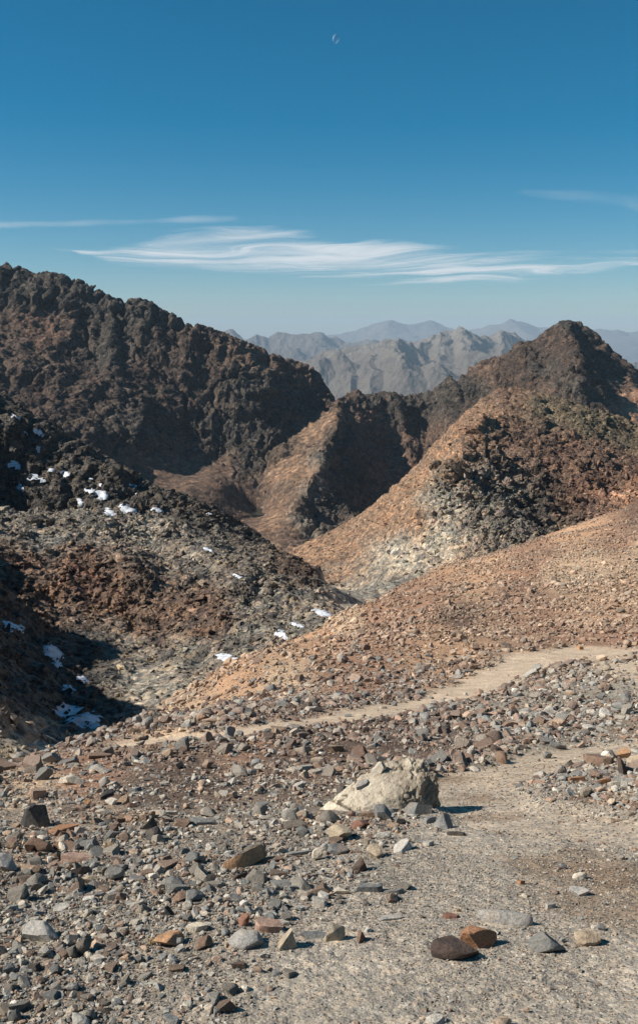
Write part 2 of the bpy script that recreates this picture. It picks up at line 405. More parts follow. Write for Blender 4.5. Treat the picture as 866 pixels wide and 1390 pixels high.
BPTS = [(0,560,'dgrey',.75,40),(80,640,'dgrey',.7,40),(180,680,'dgrey',.75,30),(20,660,'dgrey',.65,25),(260,700,'dgrey',1.,30),(340,740,'dgrey',.9,25),(400,790,'dbrown',.9,25),
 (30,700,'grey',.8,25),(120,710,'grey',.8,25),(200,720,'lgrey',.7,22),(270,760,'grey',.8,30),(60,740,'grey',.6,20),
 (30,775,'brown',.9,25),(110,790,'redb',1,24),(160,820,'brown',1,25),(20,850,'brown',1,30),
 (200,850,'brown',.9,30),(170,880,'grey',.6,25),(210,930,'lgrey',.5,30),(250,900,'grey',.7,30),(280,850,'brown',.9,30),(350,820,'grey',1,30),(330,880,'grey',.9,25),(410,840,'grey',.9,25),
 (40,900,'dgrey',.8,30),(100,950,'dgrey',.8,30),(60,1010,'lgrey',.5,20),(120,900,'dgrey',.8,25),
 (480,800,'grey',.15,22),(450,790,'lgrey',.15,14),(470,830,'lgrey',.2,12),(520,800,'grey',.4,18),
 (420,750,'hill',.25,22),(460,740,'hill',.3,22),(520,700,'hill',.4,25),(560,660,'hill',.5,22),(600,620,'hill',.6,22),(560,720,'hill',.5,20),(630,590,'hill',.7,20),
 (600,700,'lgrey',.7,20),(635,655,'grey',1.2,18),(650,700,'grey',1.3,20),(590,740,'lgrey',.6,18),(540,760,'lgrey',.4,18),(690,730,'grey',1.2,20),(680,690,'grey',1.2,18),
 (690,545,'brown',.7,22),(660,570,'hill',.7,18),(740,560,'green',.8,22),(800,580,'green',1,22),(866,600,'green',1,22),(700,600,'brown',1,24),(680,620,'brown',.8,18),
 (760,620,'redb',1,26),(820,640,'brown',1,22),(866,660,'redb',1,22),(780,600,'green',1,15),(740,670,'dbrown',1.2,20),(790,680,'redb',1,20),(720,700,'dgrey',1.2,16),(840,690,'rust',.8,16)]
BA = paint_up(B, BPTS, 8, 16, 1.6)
XB, YB = B[..., 0], B[..., 1]; RB = np.hypot(XB, YB)
rB = BA[..., 3]*np.clip(RB/260, .35, 1.25)
B = crag(B, rB, [(75, 5.0, True, .6), (26, 3.6, True, 1.3), (9.5, 2.2, True, 1.6), (3.6, .9, True, 1.3), (1.4, .4, True, 1.)], 100, 1.0, ((7, 1.5, .28, .1), (2.4, .6, .35, .12)), ((22, 2.0, .09), (8, .9, .11), (3.2, .5, .14)))
fix_skyline(B, SHEET_AZ['valley'], [(-120,480,300),(0,540,300),(75,585,300),(150,625,298),(195,655,292),(240,670,286),(290,692,278),(350,729,262),(380,752,250),(425,795,222),(446,822,196)], .08, (.9,1.12))
fix_skyline(B, SHEET_AZ['valley'], [(395,746,440),(450,722,450),(510,686,470),(560,641,500),(600,600,520),(640,556,545),(662,538,553),(685,525,560),(710,528,553),(733,536,560),(783,550,540),(833,562,520),(866,577,500),(1000,625,440)], .08, (.9,1.12))
SHEETS['valley'] = B
nb = fbm((XB, YB, B[..., 2]), 30, 4, .6, 71)[..., None]; nb2 = fbm((XB, YB, B[..., 2]), 9, 3, .6, 72)[..., None]
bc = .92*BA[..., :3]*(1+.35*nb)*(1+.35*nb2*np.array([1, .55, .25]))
mat_valley = terrain_mat('valley_rock', [(6,1.6,'N'),(1.6,.65,'C'),(.6,.28,'C')], (.65,1.45), 3.0, [(1.3,.45),(.5,.4)])
uB = np.arange(NB)
# split along the valley line so that each side is its own piece of terrain
az_line = np.arctan2(XB, YB)[:-1, :-1]; pxB = W_PX/2 + np.tan(az_line)*F_PX*1.02
rl = RB[:-1, :-1]
left = pxB < np.interp(rl, [38, 110, 190, 300, 440, 900], [470, 452, 462, 425, 385, 385])
for nm, keep in (('valley_side', left), ('hill', ~left)):
    q = grid_quads(NB, MB, keep); used = np.unique(q); re = np.zeros(NB*MB, np.int64); re[used] = np.arange(len(used))
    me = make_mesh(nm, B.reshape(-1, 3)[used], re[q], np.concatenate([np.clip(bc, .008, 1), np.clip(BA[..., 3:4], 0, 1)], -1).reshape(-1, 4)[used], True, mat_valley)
    link(nm, me, 'structure')

# ---- mountains behind --------------------------------------------
CC = [(-500,330,1180),(-200,375,1180),(0,358,1180),(20,360,1173),(45,371,1164),(70,366,1157),(100,375,1154),(125,388,1154),(150,401,1148),(170,405,1148),(190,404,1149),(215,411,1149),(240,430,1148),(270,440,1150),(300,450,1157),(330,463,1163),(345,468,1169),(362,476,1174),(400,488,1185),(420,497,1195),(435,517,1206),(447,533,1217),(458,545,1230)]
CC += [(466,538,1232),(482,531,1240),(505,537,1280),(530,532,1300),(545,541,1320),(572,536,1330),(590,534,1330),(608,513,1290),(622,519,1285),(636,508,1290),(660,491,1300),(690,478,1280),(722,464,1240),(745,447,1205),(757,438,1190),(770,434,1180),(790,441,1190),(810,459,1200),(830,474,1212),(848,490,1225),(875,512,1240),(1000,560,1300),(1250,600,1350)]
CREST = [c for c in CC if c[0] > -450]
CC += [(x, y+9, Y*1.035) for x, y, Y in CREST]
CC += [(x, y+90, Y*1.25) for x, y, Y in [(0,358,1180),(150,401,1148),(300,450,1157),(435,517,1206),(530,532,1300),(608,513,1290),(690,478,1280),(770,434,1180),(848,490,1225),(1000,560,1300)]]
CC += [(x, y+260, Y*1.9) for x, y, Y in [(-200,375,1180),(0,358,1180),(300,450,1157),(435,517,1206),(600,532,1300),(770,434,1180),(1000,560,1300)]]
CC += [(0,430,1103),(0,480,1007),(0,530,930),(0,600,858),(100,450,1098),(100,520,983),(100,590,868),(200,480,1080),(200,545,1008),(200,600,933),(300,520,1072),(300,585,1022),(285,632,985),(400,545,1125),(385,590,1060),(345,636,985),(425,545,1165),(330,560,1045),(360,520,1080),(-200,480,954),(-200,600,810)]
CC += [(200,660,869),(280,690,835),(250,642,930),(180,636,895),(230,665,870),(300,632,955),(300,660,890),(330,680,913),(355,692,916),(350,704,876),(335,718,807),(400,740,725),(310,700,867),(150,700,787),(300,760,690)]
CC += [(400,620,965),(430,580,1060),(440,565,1120),(380,655,915),(390,688,870),(370,690,890),(350,670,930),(415,640,930)]
CC += [(462,556,1165),(460,568,1110),(484,572,1150),(490,600,1110),(456,592,1030),(443,630,945),(425,672,880),(400,712,810),(378,737,755),(478,640,1030),(465,690,915),(485,690,950),(435,715,830)]
CC += [(520,580,1205),(520,625,1140),(520,660,1070),(585,580,1240),(560,640,1120),(600,560,1230),(640,560,1200),(510,700,930),(470,705,860),(440,745,740),(600,700,1000)]
CC += [(700,520,1100),(650,520,1220),(760,500,1080),(770,540,985),(820,520,1105),(850,550,1010),(866,560,985),(700,580,960),(800,600,860),(1000,620,950),(900,620,850)]
NC_, MC_ = 860, 900
C = build_sheet('mountain', CC, 0.0, (.37, .30, -.01), (660, 2300), NC_, MC_,
   [spur(Gpath((462,546,1225),(460,568,1110),(456,592,1030),(443,630,945),(425,672,880),(400,712,810)), 20, 10, 1., .10),
    spur(Gpath((770,440,1172),(790,490,1110),(800,535,1020),(790,560,950)), 0, 22),
    spur(Gpath((770,440,1172),(768,490,1090),(780,540,985),(775,590,900)), 42, 22, 1., .25),
    spur(Gpath((722,468,1230),(712,500,1150),(716,540,1060),(720,580,960)), 26, 20, 1., .3),
    spur(Gpath((668,488,1290),(672,520,1210),(675,550,1120)), 22, 15, 1., .25),
    spur(Gpath((845,490,1220),(852,530,1080),(872,570,960)), 18, 20),
    spur(Gpath((608,516,1285),(622,550,1210),(640,590,1120)), 24, 16, 1., .2),
    spur(Gpath((530,536,1295),(545,580,1220),(560,630,1120)), 18, 14, 1., .2),
    spur(Gpath((490,533,1245),(500,580,1180),(512,630,1110)), 18, 14, 1., .2),
    spur(Gpath((330,466,1158),(345,520,1079),(352,580,1025),(340,640,1002)), 9, 20),
    spur(Gpath((215,414,1149),(232,470,1078),(225,540,1015)), 6, 18),
    spur(Gpath((70,372,1152),(75,430,1102),(60,500,1000)), 8, 20),
    spur(Gpath((140,402,1149),(150,450,1093),(165,520,993)), 8, 16)])
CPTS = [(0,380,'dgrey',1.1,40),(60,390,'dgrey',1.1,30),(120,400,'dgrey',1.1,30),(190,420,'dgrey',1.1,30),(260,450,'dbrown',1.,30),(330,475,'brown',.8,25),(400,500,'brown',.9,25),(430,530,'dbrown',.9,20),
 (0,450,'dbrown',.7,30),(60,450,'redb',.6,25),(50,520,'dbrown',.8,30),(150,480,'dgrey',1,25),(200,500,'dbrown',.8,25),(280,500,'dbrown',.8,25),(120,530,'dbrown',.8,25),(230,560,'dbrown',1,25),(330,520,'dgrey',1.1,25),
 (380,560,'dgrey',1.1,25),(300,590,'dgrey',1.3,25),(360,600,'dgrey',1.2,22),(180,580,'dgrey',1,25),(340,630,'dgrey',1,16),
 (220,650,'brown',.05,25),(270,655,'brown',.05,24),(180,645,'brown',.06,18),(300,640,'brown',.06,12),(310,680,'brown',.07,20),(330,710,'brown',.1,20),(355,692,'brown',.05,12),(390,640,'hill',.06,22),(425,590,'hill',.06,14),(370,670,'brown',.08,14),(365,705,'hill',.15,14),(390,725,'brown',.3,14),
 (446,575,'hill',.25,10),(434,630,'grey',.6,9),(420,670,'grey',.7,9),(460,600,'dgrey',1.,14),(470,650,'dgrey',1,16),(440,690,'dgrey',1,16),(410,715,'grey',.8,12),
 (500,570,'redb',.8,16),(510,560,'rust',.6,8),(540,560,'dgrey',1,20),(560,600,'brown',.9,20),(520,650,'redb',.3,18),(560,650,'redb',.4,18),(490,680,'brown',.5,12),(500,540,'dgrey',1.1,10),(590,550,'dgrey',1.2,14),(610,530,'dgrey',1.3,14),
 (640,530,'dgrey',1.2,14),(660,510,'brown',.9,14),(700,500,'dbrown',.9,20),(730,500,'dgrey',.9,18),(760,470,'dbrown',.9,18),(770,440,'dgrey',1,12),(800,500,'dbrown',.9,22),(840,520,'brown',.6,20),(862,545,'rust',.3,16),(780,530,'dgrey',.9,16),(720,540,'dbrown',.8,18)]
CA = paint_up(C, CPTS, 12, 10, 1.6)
XC, YC = C[..., 0].copy(), C[..., 1].copy()
rC = CA[..., 3]*.86
C = crag(C, rC, [(110, 10, True, .45), (48, 11, True, (1., .3, .22)), (38, 5.5, True, .9), (15, 3.6, True, 1.), (6, 1.3, True, 1.3)], 300, .9, ((26, 5.5, .12, 0), (10, 2.4, .18, .05)), ((55, 8.5, .08), (24, 3.4, .09), (10, 1.6, .12)))
C[..., 2] += .6*fbm((XC, YC, None), 22, 3, .5, 400)
fix_skyline(C, SHEET_AZ['mountain'], CREST, .06, (.85,1.2), 5)
fix_skyline(C, SHEET_AZ['mountain'], CREST, .22, (.75,1.25), 5)
jag = (8*fbm((XC, YC, None), 30, 3, .55, 415, True) + 3.5*fbm((XC, YC, None), 10, 2, .5, 416, True))*smooth(20, 45, XC)*(1-smooth(215, 275, XC))
crest_r = np.interp(SHEET_AZ['mountain'], *(lambda L: (np.arctan2(L[:, 0], L[:, 1]), np.hypot(L[:, 0], L[:, 1])))(np.array([place(*c) for c in CREST])))[:, None]
C[..., 2] += (jag + 3*fbm((XC, YC, None), 34, 3, .5, 417) - 6*np.exp(-(pnoise(XC/30, YC/90, seed=418)/.10)**2)*(XC < 0) )*np.exp(-(np.log(np.hypot(XC, YC)/crest_r)/.05)**2)
SHEETS['mountain'] = C
nc1 = fbm((XC, YC, C[..., 2]), 60, 4, .6, 81)[..., None]; nc2 = fbm((XC, YC, C[..., 2]*2.5), 22, 3, .6, 82)[..., None]
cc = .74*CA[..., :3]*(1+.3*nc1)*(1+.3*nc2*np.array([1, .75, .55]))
mat_mount = terrain_mat('mountain_rock', [(22,5.5,'N'),(6,2.2,'C'),(2.4,1.0,'C')], (.65,1.45), 12.0, [(5,.4),(2.2,.35)])
azc = np.arctan2(XC, YC)[:-1, :-1]; pxC = W_PX/2 + np.tan(azc)*F_PX*1.01
s1 = pxC < 452; s3 = pxC > 632
for nm, keep in (('mountain', s1), ('rocky_ridge', ~s1 & ~s3), ('mountain_peak', s3)):
    q = grid_quads(NC_, MC_, keep); used = np.unique(q); re = np.zeros(NC_*MC_, np.int64); re[used] = np.arange(len(used))
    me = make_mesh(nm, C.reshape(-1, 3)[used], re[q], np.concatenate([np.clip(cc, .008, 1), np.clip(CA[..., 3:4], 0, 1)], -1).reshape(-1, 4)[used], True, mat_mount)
    link(nm, me, 'structure')

# ---- far ranges ----------------------------------------------------
BASE_Z = -1150.0
def far_range(name, az, rr, n, m, peaks, slope, seed, wl, amp, cols, low=BASE_Z):
    u = np.linspace(*az, n)[:, None]*np.ones((1, m)); r = np.linspace(*rr, m)[None]*np.ones((n, 1))
    X, Y = r*np.sin(u), r*np.cos(u)
    wx = X + wl*.22*fbm((X, Y, None), wl*.8, 4, .5, seed); wy = Y + wl*.22*fbm((X, Y, None), wl*.8, 4, .5, seed+40)
    Z = np.full(X.shape, low)
    for pk in peaks:
        if pk[0] == 'r':
            d, v, _ = dist_poly(wx, wy, [tuple(p) for p in pk[1]]); s = pk[2]
            Z = np.maximum(Z, v - d*s*(1-.25*smooth(0, 1800, d)))
    Z2 = Z + amp*(fbm((X, Y, None), wl, 7, .52, seed+3, True)-.45)*smooth(low-1, low+350, Z)
    P = np.stack([X, Y, Z2], -1)
    Nn = normals(P); c1, c2, c3 = (np.array(c) for c in cols)
    t = (fbm((X, Y, None), wl*.7, 5, .6, seed+9)*.5+.5)[..., None]
    c = c1*(1-t)+c2*t; st = smooth(.55, .8, 1-Nn[..., 2])[..., None]*0
    hi = smooth(-250, -20, Z2 + 160*fbm((X, Y, None), wl*.3, 3, .6, seed+12))[..., None]
    c = c*(1-hi*.5)+c3*hi*.5
    me = make_mesh(name, P.reshape(-1, 3), grid_quads(n, m), c.reshape(-1, 3), True, mat_far)
    link(name, me, 'structure')
mat_far = terrain_mat('far_rock', [(160,45,'N'),(50,14,'N')], (.7,1.35), 90, None)
Rg = lambda *p: [place(*q) for q in p]
far_range('mountain_range', (-.22, .40), (6200, 13500), 900, 620, [
   ('r', Rg((380,478,8600),(400,475,8700),(430,484,8300),(452,476,8500),(480,486,8200)), .6),
   ('r', Rg((640,470,8700),(668,480,8400),(700,492,8200)), .6),
   ('r', Rg((560,478,8300),(585,486,7900),(615,492,7600)), .6),
   ('r', Rg((330,500,8600),(360,495,8500),(380,478,8600)), .6),
   ('r', Rg((395,500,9500),(430,482,9400),(470,470,9200),(505,463,9000),(538,450,8800),(560,462,9300),(590,445,9900),(618,437,10200),(640,441,10300),(662,443,10400),(690,450,10600),(720,468,10800),(790,470,11000),(900,480,11500)), .55),
   ('r', Rg((538,450,8800),(545,480,8000),(560,520,7200),(575,560,6500)), .5),
   ('r', Rg((618,437,10200),(625,470,9000),(640,500,8000),(660,540,7000)), .5),
   ('r', Rg((662,443,10400),(690,480,9000),(720,510,8000)), .5),
   ('r', Rg((590,445,9900),(590,480,8600),(600,520,7500)), .5),
   ('r', Rg((470,470,9200),(470,500,8000),(450,540,6900)), .5),
   ('r', Rg((420,484,9400),(410,510,8300),(390,540,7300)), .5),
   ('r', Rg((505,463,9000),(505,500,7700),(500,540,6800)), .5)],
   .55, 500, 1300, 300, ((.095,.08,.065),(.135,.112,.09),(.22,.195,.165)))
far_range('distant_mountains', (-.24, .10), (12500, 18500), 520, 300, [
   ('r', Rg((240,470,15000),(300,448,15000),(313,444,15000),(335,456,15200),(350,450,15300),(368,458,15300),(395,446,15400),(425,439,15500),(450,450,15800),(500,458,16000),(560,464,16500)), .5),
   ('r', Rg((340,470,13500),(385,464,13600),(410,466,13500),(430,480,13600)), .6)],
   .5, 600, 1500, 280, ((.09,.075,.065),(.12,.10,.085),(.16,.14,.12)))
far_range('distant_range', (-.22, .55), (22000, 34000), 700, 260, [
   ('r', Rg((380,455,27000),(450,444,27500),(490,440,27500),(525,434,27500),(550,440,27800),(585,433,28000),(605,440,28000),(640,441,27500),(665,437,27000),(685,436,26500),(702,429,26500),(718,436,26500),(740,444,26500),(790,443,26500),(825,441,26500),(850,447,27000),(900,446,27000),(1000,440,27500)), .42)],
   .5, 700, 2600, 200, ((.09,.075,.065),(.12,.10,.085),(.16,.14,.12)), -1000)
# the plain that closes the scene below everything
r = np.concatenate([[0], np.geomspace(300, 60000, 60)]); a = np.linspace(0, 2*math.pi, 97)
Pp = np.stack([r[None]*np.sin(a)[:, None], r[None]*np.cos(a)[:, None], -1160 + 0*r[None]*a[:, None]], -1)
Pp[..., 2] += 30*pnoise(Pp[..., 0]/3000, Pp[..., 1]/3000, seed=900)
me = make_mesh('lowland', Pp.reshape(-1, 3), grid_quads(97, 61), np.tile((.09,.085,.05), (97*61, 1)), True, mat_far)
link('terrain', me, 'structure')


# ================================================================ STONES
def ground_at(x, y):
    u = np.arctan2(x, y); v = np.log(np.hypot(x, y)); az = SHEET_AZ['ground']
    fi = np.interp(u, az, np.arange(NG)); fj = (v-math.log(.55))/(math.log(290)-math.log(.55))*(MG-1)
    i = np.clip(fi.astype(int), 0, NG-2); j = np.clip(fj.astype(int), 0, MG-2); a = fi-i; b = fj-j
    z = G[..., 2]; return z[i, j]*(1-a)*(1-b)+z[i+1, j]*a*(1-b)+z[i, j+1]*(1-a)*b+z[i+1, j+1]*a*b
def ground_n(x, y, h):
    zx = (ground_at(x+h, y)-ground_at(x-h, y))/(2*h); zy = (ground_at(x, y+h)-ground_at(x, y-h))/(2*h)
    n = np.stack([-zx, -zy, np.ones_like(zx)], -1); return n/np.linalg.norm(n, axis=-1, keepdims=True)

def ico(sub):
    bm = bmesh.new(); bmesh.ops.create_icosphere(bm, subdivisions=sub, radius=1)
    V = np.array([v.co[:] for v in bm.verts]); Fc = np.array([[v.index for v in f.verts] for f in bm.faces]); bm.free(); return V, Fc
ICO = {k: ico(k) for k in (1, 2, 3, 4, 5)}
def cut_rock(sub, rs, dims, cuts=13, rough=.03, wl=.5, flat_top=None, lo=.55, hi=.9, extra=()):
    """an angular rock: a ball cut by planes, then roughened"""
    V, Fc = ICO[sub]; V = V*1.25
    R = np.random.default_rng(rs)
    pl = [(n/np.linalg.norm(n), d) for n, d in zip(R.normal(size=(cuts, 3)), R.uniform(lo, hi, cuts))]
    if flat_top is not None: pl += [(np.array([.05, .03, 1.]), flat_top), (np.array([0, .05, -1.]), flat_top)]
    pl += [(np.array(n, float)/np.linalg.norm(n), d) for n, d in extra]
    for _ in range(2):
        for n, d in pl:
            h = V@n - d; V = V - np.maximum(h, 0)[:, None]*n
    V = V/np.abs(V).max(0)*np.array(dims)
    if rough:
        nn = V/ (np.linalg.norm(V/np.array(dims), axis=1)[:, None]+1e-6); nn = V/np.array(dims)**2; nn /= np.linalg.norm(nn, axis=1)[:, None]+1e-9
        s_ = max(dims); o = rs*7.3
        V = V + nn*(s_*rough*fbm((V[:, 0]/s_+o, V[:, 1]/s_, V[:, 2]/s_), wl, 4, .55, rs % 50))[:, None]
    return V, Fc
def hull_rock(rs, dims, npt=10):
    R = np.random.default_rng(rs); bm = bmesh.new()
    p = R.normal(size=(npt, 3)); p /= np.linalg.norm(p, axis=1)[:, None]; p *= R.uniform(.8, 1.1, (npt, 1)); p = np.sign(p)*np.abs(p)**.8
    for q in p*np.array(dims): bm.verts.new(q)
    r_ = bmesh.ops.convex_hull(bm, input=bm.verts)
    bmesh.ops.delete(bm, geom=[g for g in r_['geom_interior'] if isinstance(g, bmesh.types.BMVert)], context='VERTS')
    bmesh.ops.triangulate(bm, faces=bm.faces)
    bm.verts.index_update()
    V = np.array([v.co[:] for v in bm.verts]); Fc = np.array([[v.index for v in f.verts] for f in bm.faces]); bm.free(); return V, Fc

def stone_mat(name, attr, speck_scale=60):
    m, nt, b = node_mat(name)
    co = nt.nodes.new('ShaderNodeTexCoord').outputs['Object']
    if attr: a = nt.nodes.new('ShaderNodeAttribute'); a.attribute_name = 'col'; base = a.outputs['Color']
    else:
        a = nt.nodes.new('ShaderNodeObjectInfo'); base = a.outputs['Color']
        sh = nt.nodes.new('ShaderNodeVectorMath'); sh.operation = 'ADD'; nt.links.new(co, sh.inputs[0]); nt.links.new(a.outputs['Random'], sh.inputs[1]); co = sh.outputs[0]
    n1 = noise_node(nt, co, speck_scale*.25, 8, .7); n2 = noise_node(nt, co, speck_scale*2.2, 5, .7)
    c = mix_rgb(nt, 'MULTIPLY', 1, base, ramp_node(nt, n1.outputs['Fac'], [(.3, (.62,.62,.64)), (.5, (1,1,1)), (.72, (1.4,1.32,1.2))]))
    c = mix_rgb(nt, 'MULTIPLY', 1, c, ramp_node(nt, n2.outputs['Fac'], [(.35, (.72,.72,.72)), (.65, (1.28,1.28,1.28))]))
    if not attr:   # rusty and lichen-grey staining on the bigger stones
        n3 = noise_node(nt, co, speck_scale*.12, 4, .6)
        st = ramp_node(nt, n3.outputs['Fac'], [(.55, (0,0,0)), (.68, (1,1,1))])
        c = mix_rgb(nt, 'MIX', math_node(nt, 'MULTIPLY', st, .4), c, (.27,.165,.095))
    nt.links.new(c, b.inputs['Base Color'])
    nr = bump(nt, n1.outputs['Fac'], .9/speck_scale, 1.); nr = bump(nt, n2.outputs['Fac'], .10/speck_scale, .8, nr)
    nt.links.new(nr, b.inputs['Normal']); return m
mat_pebble = stone_mat('loose_stone', True, 45); mat_rock = stone_mat('rock_face', False, 60)

